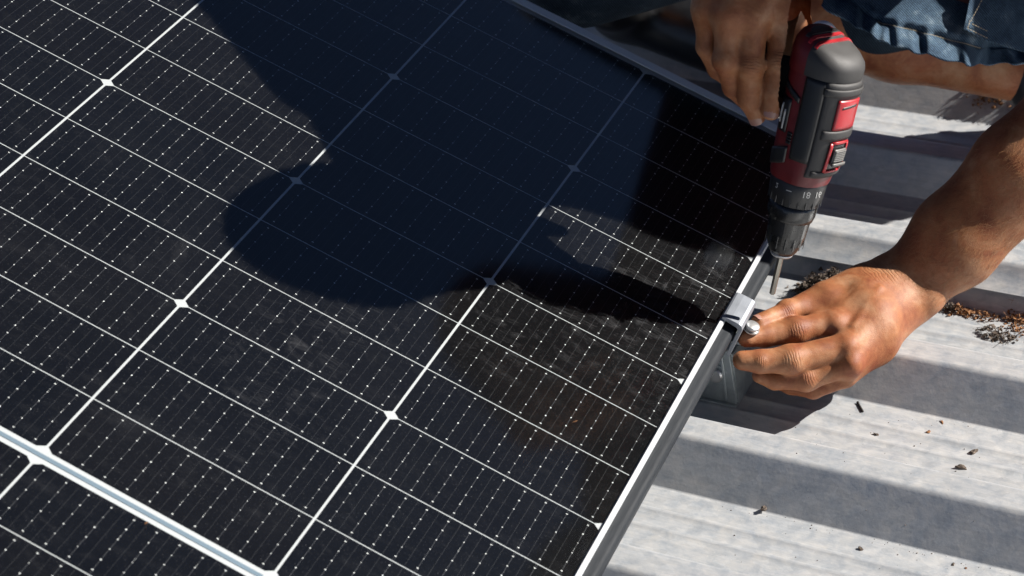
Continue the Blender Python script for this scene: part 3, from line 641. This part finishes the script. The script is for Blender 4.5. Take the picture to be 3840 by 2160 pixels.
# red release button with dark slot
patch('red_button', M_REDB, Z_(425), Z_(318), -27, 27, 0.0030, 10, 14)
patch('button_slot', M_BLK, Z_(346), Z_(338), -19, 17, 0.0036, 2, 12, skew=0.002)
# slide switch in a red bezel
for (z0, z1, a0, a1) in ((Z_(582), Z_(578), -20, 20), (Z_(476), Z_(470), -20, 20), (Z_(580), Z_(473), -23, -18), (Z_(580), Z_(473), 18, 23)):
    patch('switch_bezel', M_REDB, z0, z1, a0, a1, 0.0034, 6, 4)
patch('switch_recess', M_BLK, Z_(579), Z_(475), -18, 18, 0.0020, 8, 10)
patch('slide_switch', M_SWITCH, Z_(552), Z_(494), -14, 14, 0.0052, 8, 10)
for k in range(6): patch('switch_ridge', M_SWITCH, Z_(500+7*k), Z_(503.5+7*k), -13, 13, 0.0064, 2, 8)
patch('switch_tab', M_SWITCH, Z_(553), Z_(543), -15, 15, 0.0080, 2, 8)
# handle, trigger, battery on the far side
def loft(name, secs, m):
    V = []; F = []; n = 24
    for (c, rx, rz) in secs:
        for k in range(n):
            a_ = 2*pi*k/n; e = 2.6; s_, c2 = sin(a_), cos(a_); kk = (abs(s_)**e+abs(c2)**e)**(-1/e); V.append((c[0]+rx*s_*kk, c[1], c[2]+rz*c2*kk))
    for i_ in range(len(secs)-1):
        for k in range(n): F.append((i_*n+k, (i_+1)*n+k, (i_+1)*n+(k+1) % n, i_*n+(k+1) % n))
    F += [tuple(range(n)), tuple(range((len(secs)-1)*n, len(secs)*n))[::-1]]
    o = smooth_by_angle(obj(name, V, F, m, drill), 45); o.matrix_local = Matrix.Rotation(HR, 4, 'Z'); return o
ht = -(cos(radians(52))*tc+sin(radians(52))*rt); HR = math.atan2(ht@TOP, ht@SID)+pi/2
loft('handle', [((0, -0.020, Z_(330)), 0.018, 0.026), ((0, -0.045, Z_(322)), 0.0165, 0.021), ((0, -0.066, Z_(292)), 0.0165, 0.0205), ((0, -0.084, Z_(275)), 0.0180, 0.023)], M_BLK)
loft('battery_pack', [((0, -0.082, Z_(262)), 0.024, 0.030), ((0, -0.087, Z_(262)), 0.026, 0.033), ((0, -0.104, Z_(256)), 0.026, 0.033), ((0, -0.108, Z_(256)), 0.023, 0.030)], M_BLK)
loft('trigger', [((0, -0.030, Z_(425)), 0.008, 0.012), ((0, -0.045, Z_(420)), 0.008, 0.012), ((0, -0.056, Z_(412)), 0.007, 0.008)], M_REDB)

# ------------------------------------------------------------------ the installer
P_ = lambda *a: np.array(a, float)
person = tag(empty('person', (0.0, 0.62, ZV)), 'kneeling person in denim shorts and red shirt holding the drill and a bolt', 'person')
wristL = at(3395, 1085, 2.142); elbowL = at(4180, 235, 2.098)
shL = P_(0.43, 0.38, 0.46); shR = P_(-0.01, 0.23, 0.50); head = P_(0.243, 0.092, 0.560); neck = P_(0.205, 0.19, 0.515)
pelvis = P_(0.15, 0.65, 0.24); hipL = P_(0.33, 0.63, 0.200); hipR = P_(0.0, 0.66, 0.22)
kneeL = at(3000, 60, 2.50); ankL = at(4060, 320, 2.50); kneeR = at(2090, -165, 2.44); ankR = P_(-0.43, 0.63, -0.045)
wristR = at(2810, -330, 1.915); elbowR = P_(-0.075, 0.302, 0.604)
parts = []
# --- left hand and forearm
A = at
def bounds(pts, m):
    P = np.array(pts); return P.min(0)-m, P.max(0)+m
K = 1.045
iM, mM, rM, pM = A(3128, 1215, 2.086), A(3174, 1300, 2.066), A(3186, 1366, 2.062), A(3168, 1412, 2.074)
WR = A(3385, 1090, 2.140)
fI = [iM, A(2985, 1240, 2.078), A(2868, 1258, 2.072), A(2800, 1268, 2.062)]
fM = [mM, A(2966, 1349, 2.054), A(2850, 1356, 2.050), A(2784, 1352, 2.050)]
fR = [rM, A(3022, 1420, 2.066), A(2905, 1425, 2.070), A(2850, 1408, 2.068)]
fP = [pM, A(3050, 1460, 2.084), A(2965, 1448, 2.094), A(2905, 1430, 2.096)]
tB = A(3300, 1045, 2.150); tM = A(3085, 1108, 2.120); tI = A(2950, 1172, 2.096); tT = A(2845, 1208, 2.072)
fa = [A(3372, 1050, 2.146), A(3560, 860, 2.140), A(3800, 610, 2.122), elbowL]
fb_ = [A(3420, 1120, 2.140), A(3610, 950, 2.134), A(3850, 700, 2.118)]
lo, hi_ = bounds(fI+fM+fR+fP+fa+fb_+[tB, tM, tI, tT, WR], 0.050)
fl = Field(lo, hi_, 0.0015)
fl.chain(fa, [0.0245*K, 0.0322*K, 0.0365*K, 0.0400*K], 0.02)
fl.chain(fb_, [0.0215*K, 0.0290*K, 0.0360*K], 0.02)
fl.ell(A(3478, 1128, 2.128), (0.0140, 0.0140, 0.0140), 0.014)        # ulnar head
fl.chain([A(3350, 1040, 2.146), A(3240, 1120, 2.115), iM], [0.0215*K, 0.0185*K, 0.0128*K], 0.014)
fl.chain([WR, A(3275, 1190, 2.098), mM], [0.0220*K, 0.0190*K, 0.0130*K], 0.014)
fl.chain([A(3400, 1130, 2.138), A(3292, 1250, 2.094), rM], [0.0200*K, 0.0180*K, 0.0120*K], 0.014)
fl.chain([A(3400, 1150, 2.140), A(3285, 1298, 2.100), pM], [0.0180*K, 0.0155*K, 0.0110*K], 0.014)
fl.chain([A(3330, 1090, 2.150), A(3200, 1190, 2.125)], [0.0200, 0.0180], 0.016)
fl.chain(fI, [0.0134, 0.0130, 0.0114, 0.0092], 0.004)
fl.chain(fM, [0.0138, 0.0136, 0.0118, 0.0098], 0.003)
fl.chain(fR, [0.0122, 0.0112, 0.0098, 0.0080], 0.003)
fl.chain(fP, [0.0110, 0.0096, 0.0084, 0.0070], 0.003)
fl.chain([tB, tM], [0.0190, 0.0128], 0.014); fl.chain([tM, tI, tT], [0.0126, 0.0110, 0.0082], 0.004)
fl.chain([A(3230, 1060, 2.140), A(3110, 1130, 2.112), A(3060, 1190, 2.100)], [0.0150, 0.0110, 0.0080], 0.016)   # web
for p, r in ((iM, 0.0116), (mM, 0.0122), (rM, 0.0108)): fl.ell(p+toc*0.0038, (r, r, r), 0.008)
for p, r_ in ((fM[1], 0.0130), (fR[1], 0.0104)): fl.ell(p+toc*0.0014, (r_,)*3, 0.010)
fl.ell(fI[1]+toc*0.0010, (0.0124,)*3, 0.008); fl.ell(tI+RW[1]*-0.003, (0.0100,)*3, 0.005)
for e in (iM, mM, rM): fl.cap(WR+toc*0.0200, e+toc*0.0105, 0.0016, 0.0030, 0.010)
for (a_, b_) in (((3300, 1080, 2.098), (3200, 1225, 2.068)), ((3340, 1190, 2.096), (3230, 1270, 2.062))): fl.cap(A(*a_), A(*b_), 0.0010, 0.0012, 0.006)   # veins
def crease(F_, p, ax, dep, n_=3, gap=0.0026, r=0.0004, wid=0.0045, k=0.0022, back=toc):
    ax = ax/np.linalg.norm(ax); s_ = np.cross(ax, back); s_ /= np.linalg.norm(s_)
    for q in range(n_):
        c = p+back*(dep+0.0004)+ax*(q-(n_-1)/2)*gap; w_ = wid*(1-0.25*abs(q-(n_-1)/2)); F_.cap(c-s_*w_-back*(w_*w_*60), c+back*0.0002, r, r, k, True); F_.cap(c+back*0.0002, c+s_*w_-back*(w_*w_*60), r, r, k, True)
parts.append(fl.mesh())
# --- right hand on the drill
lo = np.minimum.reduce([A(2560, -100, 2.09), A(2560, 560, 2.09), wristR-0.06, A(2560, 560, 1.84), A(3000, -400, 1.84)]); hi_ = np.maximum.reduce([A(3100, -350, 2.05), A(3120, 100, 2.14), wristR+0.05, A(3000, -300, 1.9)])
fr = Field(lo, hi_, 0.0017)
jI = [A(2935, 40, 1.928), A(2925, 235, 1.931), A(2908, 345, 1.938), A(2892, 412, 1.943)]
jM = [A(2830, 45, 1.918), A(2812, 250, 1.928), A(2812, 370, 1.948), A(2838, 432, 1.958)]
jR = [A(2735, 50, 1.918), A(2722, 225, 1.928), A(2752, 325, 1.958), A(2795, 375, 1.978)]
jP = [A(2655, 30, 1.933), A(2652, 175, 1.948), A(2690, 258, 1.973), A(2735, 300, 1.988)]
for j, r in ((jI, (0.0135, 0.0125, 0.0118, 0.0100)), (jM, (0.0138, 0.0124, 0.0114, 0.0092)), (jR, (0.0134, 0.0118, 0.0106, 0.0088)), (jP, (0.0122, 0.0104, 0.0092, 0.0078))): fr.chain(j, r, 0.0035)
fr.chain([wristR, A(2870, -120, 1.924), jI[0]], [0.028, 0.022, 0.0150], 0.016); fr.chain([wristR, A(2800, -120, 1.919), jM[0]], [0.028, 0.022, 0.0150], 0.016)
fr.chain([wristR, A(2740, -120, 1.924), jR[0]], [0.026, 0.021, 0.0145], 0.016); fr.chain([wristR, A(2690, -130, 1.934), jP[0]], [0.025, 0.020, 0.0130], 0.016)
fr.chain([A(2870, -150, 1.939), A(2950, -20, 1.959), A(2985, 95, 1.979), A(2995, 175, 1.989)], [0.024, 0.0175, 0.0120, 0.0095], 0.014)
fr.chain([A(2930, -60, 1.939), A(2968, 20, 1.959)], [0.020, 0.0150], 0.014)
for j in (jI, jM, jR): fr.ell(j[0]+toc*0.005, (0.0112,)*3, 0.008); fr.ell(j[1]+toc*0.002, (0.0118,)*3, 0.005)
parts.append(fr.mesh())
# --- the rest of the body
fb = Field(P_(-0.62, -0.02, -0.13), P_(0.62, 1.05, 0.78), 0.007)
fb.chain([elbowR+(wristR-elbowR)*0.9, elbowR], [0.030, 0.042], 0.02); fb.chain([elbowR, shR], [0.043, 0.056], 0.02)
fb.chain([elbowL+(wristL-elbowL)*0.10, elbowL], [0.040, 0.044], 0.02); fb.chain([elbowL, shL], [0.044, 0.056], 0.02)
chest = P_(0.10, 0.44, 0.42); fb.chain([shL, P_(0.21, 0.30, 0.48), shR], [0.062, 0.085, 0.062], 0.04); fb.chain([P_(0.20, 0.36, 0.43), P_(0.03, 0.62, 0.26)], [0.105, 0.105], 0.05); fb.chain([P_(0.11, 0.36, 0.43), P_(-0.06, 0.62, 0.26)], [0.105, 0.105], 0.05)
fb.chain([neck, head-P_(0.0, -0.02, 0.04)], [0.056, 0.052], 0.03)
fwd = P_(-0.45, -0.70, -0.55); fwd /= np.linalg.norm(fwd); up_ = P_(-0.3, -0.45, 0.84); up_ = up_-(up_@fwd)*fwd; up_ /= np.linalg.norm(up_); sd = np.cross(fwd, up_)
fb.ell(head, (0.078, 0.098, 0.108), 0.02, [sd, fwd, up_]); fb.ell(head+fwd*0.035-up_*0.065, (0.055, 0.065, 0.058), 0.03, [sd, fwd, up_])
fb.cap(head+fwd*0.092-up_*0.005, head+fwd*0.112-up_*0.035, 0.010, 0.014, 0.012)
for s_ in (-1, 1): fb.ell(head+sd*s_*0.080-up_*0.015-fwd*0.01, (0.012, 0.020, 0.032), 0.008, [sd, fwd, up_]); fb.ell(head+sd*s_*0.032+fwd*0.095+up_*0.004, (0.016, 0.010, 0.011), 0.006, [sd, fwd, up_], True)
fb.cap(head+fwd*0.092-up_*0.068-sd*0.022, head+fwd*0.092-up_*0.068+sd*0.022, 0.006, 0.006, 0.008)
for hip, kn, an in ((hipL, kneeL, ankL), (hipR, kneeR, ankR)):
    fb.chain([hip, kn], [0.085, 0.058], 0.03); fb.chain([kn, kn+(an-kn)*0.35, an], [0.050, 0.048, 0.034], 0.02); ft = an+(an-kn)/np.linalg.norm(an-kn)*0.10 if an is ankL else P_(-0.25, 0.60, -0.08); fb.cap(an, P_(ft[0], ft[1], max(ft[2], -0.085)), 0.034, 0.030, 0.02)
fb.chain([hipL, pelvis, hipR], [0.10, 0.105, 0.10], 0.05)
parts.append(fb.mesh())
def wrinkles(m, spots, org):
    t = m.node_tree; b = t.nodes['Principled BSDF']; c = coords(t, 'Object'); acc = None
    wob = noise(t, 90, 3, 0.6, c)
    for (p, ax, rad, per) in spots:
        p = np.array(p)-org; ax = np.array(ax)/np.linalg.norm(ax)
        d = nd(t, 'ShaderNodeVectorMath', operation='SUBTRACT'); t.links.new(c, d.inputs[0]); d.inputs[1].default_value = p
        l = nd(t, 'ShaderNodeVectorMath', operation='LENGTH'); t.links.new(d.outputs[0], l.inputs[0])
        mk = nd(t, 'ShaderNodeMapRange', interpolation_type='SMOOTHSTEP'); t.links.new(l.outputs['Value'], mk.inputs[0]); mk.inputs[1].default_value = rad*1.25; mk.inputs[2].default_value = rad*0.55
        dt = nd(t, 'ShaderNodeVectorMath', operation='DOT_PRODUCT'); t.links.new(d.outputs[0], dt.inputs[0]); dt.inputs[1].default_value = ax
        w1 = nd(t, 'ShaderNodeMath', operation='MULTIPLY_ADD'); t.links.new(wob.outputs[0], w1.inputs[0]); w1.inputs[1].default_value = 0.006; t.links.new(dt.outputs['Value'], w1.inputs[2])
        w2 = nd(t, 'ShaderNodeMath', operation='MULTIPLY'); t.links.new(w1.outputs[0], w2.inputs[0]); w2.inputs[1].default_value = 2*pi/per
        w3 = nd(t, 'ShaderNodeMath', operation='SINE'); t.links.new(w2.outputs[0], w3.inputs[0])
        w4 = nd(t, 'ShaderNodeMath', operation='ABSOLUTE'); t.links.new(w3.outputs[0], w4.inputs[0])
        w4b = nd(t, 'ShaderNodeMath', operation='POWER'); t.links.new(w4.outputs[0], w4b.inputs[0]); w4b.inputs[1].default_value = 0.35
        w5 = nd(t, 'ShaderNodeMath', operation='MULTIPLY'); t.links.new(w4b.outputs[0], w5.inputs[0]); t.links.new(mk.outputs[0], w5.inputs[1])
        if acc is None: acc = w5
        else: q = nd(t, 'ShaderNodeMath', operation='ADD'); t.links.new(acc.outputs[0], q.inputs[0]); t.links.new(w5.outputs[0], q.inputs[1]); acc = q
    old = b.inputs['Normal'].links[0].from_node; bn = nd(t, 'ShaderNodeBump'); bn.inputs['Strength'].default_value = 0.5; bn.inputs['Distance'].default_value = 0.0011
    t.links.new(acc.outputs[0], bn.inputs['Height']); t.links.new(old.outputs[0], bn.inputs['Normal']); t.links.new(bn.outputs[0], b.inputs['Normal'])
wrinkles(M_SKIN, [(fM[1]+toc*0.012, fM[1]-fM[0], 0.010, 0.0056), (fR[1]+toc*0.010, fR[1]-fR[0], 0.009, 0.0050), (fI[1]+toc*0.011, fI[1]-fI[0], 0.009, 0.0054), (tI+toc*0.01, tT-tI, 0.009, 0.0050),
                  (A(3300, 1030, 2.12), A(3400, 960, 2.12)-A(3300, 1030, 2.12), 0.020, 0.0066), (jI[1]+toc*0.012, jI[1]-jI[0], 0.010, 0.0056), (jM[1]+toc*0.012, jM[1]-jM[0], 0.010, 0.0056), (fM[2]+toc*0.01, fM[2]-fM[1], 0.006, 0.0040)], np.array(person.location))
Vb, Fb = cat_mesh(parts); Vb = Vb-np.array(person.location)
body = link('body', np_mesh('body', Vb, Fb), M_SKIN, person)
def on_person(V, F, name, m, smooth=True): 
    V = np.array(V)-np.array(person.location); return obj(name, V, F, m, person, smooth)
# eyes, nails
for s_ in (-1, 1):
    e = MB(); e.lathe([(-0.011, 0.001), (-0.008, 0.0078), (0, 0.0112), (0.008, 0.0078), (0.011, 0.001)], head+sd*s_*0.032+fwd*0.090+up_*0.004, fwd, 16); on_person(e.v, e.f, 'eye', M_WHITEP)
def nail(p0, p1, r, back, wid=0.0055, ln=0.0105):
    ax = p1-p0; ax /= np.linalg.norm(ax); back = back-(back@ax)*ax; back /= np.linalg.norm(back); s_ = np.cross(ax, back); V = []; F = []
    for i_ in range(7):
        for j in range(7):
            u_ = (i_/6-0.45)*ln; a_ = (j/6-0.5)*1.7; wsc = 1.0 if 0 < i_ < 6 else 0.75
            V.append(p1+ax*u_+back*(r*cos(a_*wsc)*1.0+0.0004-0.02*max(0, u_)**1)+s_*(r*sin(a_*wsc)))
    for i_ in range(6):
        for j in range(6): q = i_*7+j; F.append((q, q+1, q+8, q+7))
    return on_person(V, F, 'fingernail', M_NAIL)
nail(jI[2], jI[3], 0.0096, toc+RW[1]*0.2); nail(jM[2], jM[3], 0.0090, toc*0.7-RW[0]*0.5)
nail(tI, tT, 0.0078, -RW[1]*1.0+toc*0.35)
# arm hair: fine short hairs lying along the forearm
def hairs(n, seed):
    rnd = np.random.RandomState(seed); V = []; F = []; ax = (wristL-elbowL); ax /= np.linalg.norm(ax)
    sel = Vb[:len(parts[0][0])]+np.array(person.location); nv = len(sel)
    me = body.data; no = np.zeros(len(me.vertices)*3, np.float32); me.vertices.foreach_get('normal', no); no = no.reshape(-1, 3)[:nv]
    t_ = (sel-wristL)@(-ax); ok = np.where((t_ > 0.012) & ((no@toc) > -0.1))[0]
    pick = rnd.choice(ok, n)
    for q in pick:
        p = sel[q]; m_ = no[q]; tdir = ax*0.7+rnd.normal(0, 0.45, 3); tdir -= (tdir@m_)*m_; tdir /= np.linalg.norm(tdir)+1e-9; ln = rnd.uniform(0.006, 0.013); s_ = np.cross(m_, tdir)*0.00011
        p2 = p+tdir*ln*0.5+m_*0.0010; p3 = p+tdir*ln+m_*0.0012; k = len(V); V += [p-s_, p+s_, p2+s_, p2-s_, p3]; F += [(k, k+1, k+2, k+3), (k+3, k+2, k+4)]
    o = on_person(V, F, 'arm_hair', mat('arm_hair', base=(0.50, 0.25, 0.11), rough=0.4)); o['kind'] = 'stuff'; return o
hairs(3600, 3)
# shirt, cap, hair, shorts, shoes
fs = Field(P_(-0.45, 0.02, -0.05), P_(0.62, 1.0, 0.76), 0.009)
fs.chain([elbowR+(shR-elbowR)*0.05, shR], [0.085, 0.110], 0.02); fs.chain([elbowL+(shL-elbowL)*0.45, shL], [0.062, 0.074], 0.02)
fs.chain([shL, P_(0.21, 0.30, 0.48), shR], [0.072, 0.095, 0.072], 0.04); fs.chain([P_(0.20, 0.36, 0.43), P_(0.02, 0.60, 0.27)], [0.130, 0.118], 0.05); fs.chain([P_(0.11, 0.36, 0.43), P_(-0.06, 0.60, 0.27)], [0.130, 0.118], 0.05)
fs.ell(P_(0.19, 0.175, 0.50), (0.088, 0.088, 0.075), 0.03)  # unseen collar bulge added to shade the hand on the drill
fs.ell(P_(0.09, 0.43, 0.57), (0.105, 0.105, 0.090), 0.06); fs.ell(P_(0.345, 0.415, 0.36), (0.100, 0.100, 0.110), 0.06)  # unseen back and side bulges added to close lit gaps in the shadow
V, F = fs.mesh(); on_person_me = link('shirt', np_mesh('shirt', V-np.array(person.location), F), M_SHIRT, person)
fc = Field(head-0.2, head+0.2, 0.006); fc.ell(head+up_*0.022, (0.088, 0.106, 0.100), 0.01, [sd, fwd, up_]); fc.ell(head-up_*0.075, (0.2, 0.2, 0.075), 0.004, [sd, fwd, up_], True)
nb = up_*0.55+np.array(SUN)*0.85; nb /= np.linalg.norm(nb); e1 = np.cross(nb, fwd); e1 /= np.linalg.norm(e1); e2 = np.cross(nb, e1); fc.ell(head+nb*0.035, (0.106, 0.100, 0.009), 0.008, [e1, e2, nb]); V, F = fc.mesh(); link('sun_hat', np_mesh('sun_hat', V-np.array(person.location), F), M_CAP, person)  # unseen brim tilted sunward, shaped for the broad round shadow it casts
fh = Field(head-0.16, head+0.16, 0.006); fh.ell(head-fwd*0.012-up_*0.01, (0.083, 0.094, 0.092), 0.01, [sd, fwd, up_]); fh.ell(head+fwd*0.13-up_*0.02, (0.13, 0.13, 0.13), 0.01, [sd, fwd, up_], True)
V, F = fh.mesh(); link('hair', np_mesh('hair', V-np.array(person.location), F), M_HAIR, person)
fp = Field(P_(-0.55, 0.10, -0.13), P_(0.45, 1.0, 0.36), 0.008)
fp.chain([hipL, pelvis, hipR], [0.095, 0.112, 0.108], 0.05)
fp.chain([hipL, hipL+(kneeL-hipL)*0.80], [0.100, 0.078], 0.03); fp.chain([hipR, hipR+(kneeR-hipR)*0.95], [0.105, 0.092], 0.03)
V, F = fp.mesh(); link('shorts', np_mesh('shorts', V-np.array(person.location), F), M_DENIM_SHADE, person)
for an, kn in ((ankL, kneeL), (ankR, kneeR)):
    f2 = Field(an-0.28, an+0.28, 0.008); d_ = (an-kn)/np.linalg.norm(an-kn); e_ = an+d_*0.11 if an is ankL else P_(-0.21, 0.595, -0.085); e_[2] = max(e_[2], -0.085); f2.chain([an-d_*0.05, an+d_*0.02, e_], [0.050, 0.050, 0.044], 0.02); V, F = f2.mesh(); link('shoe', np_mesh('shoe', V-np.array(person.location), F), M_BLK, person)
# the visible hanging leg opening of the shorts: puckered hem, stitching and a pocket flap
hem = [(3080, 20), (3170, 75), (3234, 108), (3300, 150), (3346, 168), (3420, 190), (3480, 204), (3580, 230), (3650, 246), (3700, 240), (3780, 236), (3860, 236), (3980, 250)]
sti = [(3110, -60), (3210, 20), (3260, 62), (3311, 87), (3370, 98), (3440, 115), (3500, 131), (3600, 157), (3680, 178), (3720, 178), (3790, 180), (3870, 182), (3990, 190)]
top_ = [(3150, -260), (3250, -170), (3300, -120), (3350, -100), (3420, -95), (3480, -90), (3550, -85), (3650, -80), (3720, -70), (3780, -70), (3840, -60), (3900, -60), (4030, -60)]
def interp(C, s_): 
    x = np.linspace(0, 1, len(C)); return np.interp(s_, x, [c[0] for c in C]), np.interp(s_, x, [c[1] for c in C])
NS, NT = 260, 44; V = []; F = []; rnd = random.Random(4)
pk = [(rnd.uniform(0, 6.28), rnd.uniform(16, 30)) for _ in range(3)]
for i_ in range(NS+1):
    s_ = i_/NS; h0 = interp(hem, s_); h1 = interp(sti, s_); h2 = interp(top_, s_)
    for j in range(NT+1):
        t_ = j/NT
        if t_ < 0.5: q = t_/0.5; px = h0[0]+(h1[0]-h0[0])*q; py = h0[1]+(h1[1]-h0[1])*q
        else: q = (t_-0.5)/0.5; px = h1[0]+(h2[0]-h1[0])*q; py = h1[1]+(h2[1]-h1[1])*q
        lower = 1.0 if t_ < 0.46 else math.exp(-((t_-0.46)/0.10)**2)
        d_ = 2.335+0.10*abs(s_-0.42)**1.7+0.05*max(0, t_-0.5)**1.3
        pu = sin(52*s_+2.2*t_*3+1.2*sin(9*s_))*0.5+sin(88*s_+5*t_+1.7)*0.28+sin(29*s_-3*t_)*0.35
        d_ -= 0.016*max(0.0, 0.5-t_)/0.5; d_ -= 0.0056*pu*lower*(0.6+0.6*(1-t_)); d_ -= 0.003*math.exp(-((t_-0.56)/0.03)**2)-0.0030*math.exp(-((t_-0.49)/0.018)**2)
        d_ += 0.006*sin(11*s_+4*t_)*(t_ > 0.5)*(t_-0.5)*2
        fold = 1/(1+math.exp(-(s_-0.685)*60)); d_ += 0.034*fold
        py += 4*sin(60*s_)*(1-t_)**2
        V.append(A(px, py, d_))
for i_ in range(NS):
    for j in range(NT): q = i_*(NT+1)+j; F.append((q, q+NT+1, q+NT+2, q+1))
o = on_person(V, F, 'shorts_hem', M_DENIM_LIT); s2 = o.modifiers.new('t', 'SOLIDIFY'); s2.thickness = 0.0022; s2.offset = -1
VV = np.array(V).reshape(NS+1, NT+1, 3)
def stitch_line(path, name='stitching', ln=0.0024, r=0.00045):
    mb = MB()
    for a_, b_ in path: mb.lathe([(0, r*0.7), (0.2*np.linalg.norm(b_-a_), r), (0.8*np.linalg.norm(b_-a_), r), (np.linalg.norm(b_-a_), r*0.7)], a_, b_-a_, 5)
    o = on_person(mb.v, mb.f, name, M_STITCH); o['kind'] = 'stuff'; return o
seg = []
jj = int(0.49*NT)
for i_ in range(int(NS*0.22), int(NS*0.665), 2): seg.append((VV[i_, jj]+toc*0.0022, VV[i_+1, jj]*0.6+VV[i_+2, jj]*0.4+toc*0.0022))
stitch_line(seg)
# pocket flap corner
fp_ = [A(3640, -30, 2.338), A(3612, 110, 2.332), A(3695, 152, 2.338), A(3900, 215, 2.352), A(3900, -60, 2.356), A(3740, -60, 2.350)]
mb = MB(); n_ = len(fp_); mb.add([p+toc*0.004 for p in fp_]+[p-toc*0.0 for p in fp_], [tuple(range(n_)), tuple(range(n_, 2*n_))[::-1]]+[(k, n_+k, n_+(k+1) % n_, (k+1) % n_) for k in range(n_)]); o = on_person(mb.v, mb.f, 'pocket_flap', M_DENIM_LIT, False)
def dash(a_, b_, n, off=0.006): 
    out = []
    for k in range(n): out.append((a_+(b_-a_)*(k+0.1)/n+toc*off, a_+(b_-a_)*(k+0.8)/n+toc*off))
    return out
stitch_line(dash(A(3700, -40, 2.342), A(3622, 108, 2.333), 14)+dash(A(3622, 108, 2.333), A(3700, 146, 2.339), 8)+dash(A(3640, 92, 2.334), A(3700, 120, 2.338), 6)+dash(A(3632, 78, 2.334), A(3626, 108, 2.333), 3))
# white disc added in place of a bright spot behind the drill cap
mb = MB(); mb.lathe([(-0.012, 0.002), (-0.010, 0.013), (0, 0.0165), (0.010, 0.013), (0.012, 0.002)], A(3084, 136, 2.16), toc, 28); o = mb.build('spot_disc', M_WHITEP, None, True)
o.parent = drill; o.matrix_parent_inverse = DM.inverted(); o.name = 'added_white_disc'
o['label'] = 'added white disc for the bright spot behind the end cap'

# ------------------------------------------------------------------ base colours scaled down to weaken bounced light in shade; exposure compensates
def scale_base(m, k):
    t = m.node_tree; b = t.nodes.get('Principled BSDF')
    if b is None: return
    i_ = b.inputs['Base Color']
    if i_.is_linked:
        src = i_.links[0].from_socket; mx = nd(t, 'ShaderNodeMix', data_type='RGBA', blend_type='MULTIPLY'); mx.inputs[0].default_value = 1.0
        t.links.new(src, mx.inputs[6]); mx.inputs[7].default_value = (k, k, k, 1); t.links.new(mx.outputs[2], i_)
    else:
        c = i_.default_value; i_.default_value = (c[0]*k, c[1]*k, c[2]*k, 1)
for m in bpy.data.materials:
    if m.use_nodes: scale_base(m, {'skin': 0.62, 'white_backsheet': 0.78, 'rail_top_aluminium': 0.85, 'solder_pad': 1.0, 'white_plastic': 1.25, 'frame_top_aluminium': 0.7}.get(m.name, 0.58))  # white plastic is lightened so the added disc reads as lit

mb = MB(); c_ = A(3655, -28, 2.352)
for k in range(1):
    mb.lathe([(-0.030, 0.002), (-0.022, 0.011), (0.0, 0.016), (0.022, 0.012), (0.030, 0.002)], c_, RW[0]+0.1*RW[1], 20)
on_person(mb.v, mb.f, 'shirt_tail', M_SHIRT)
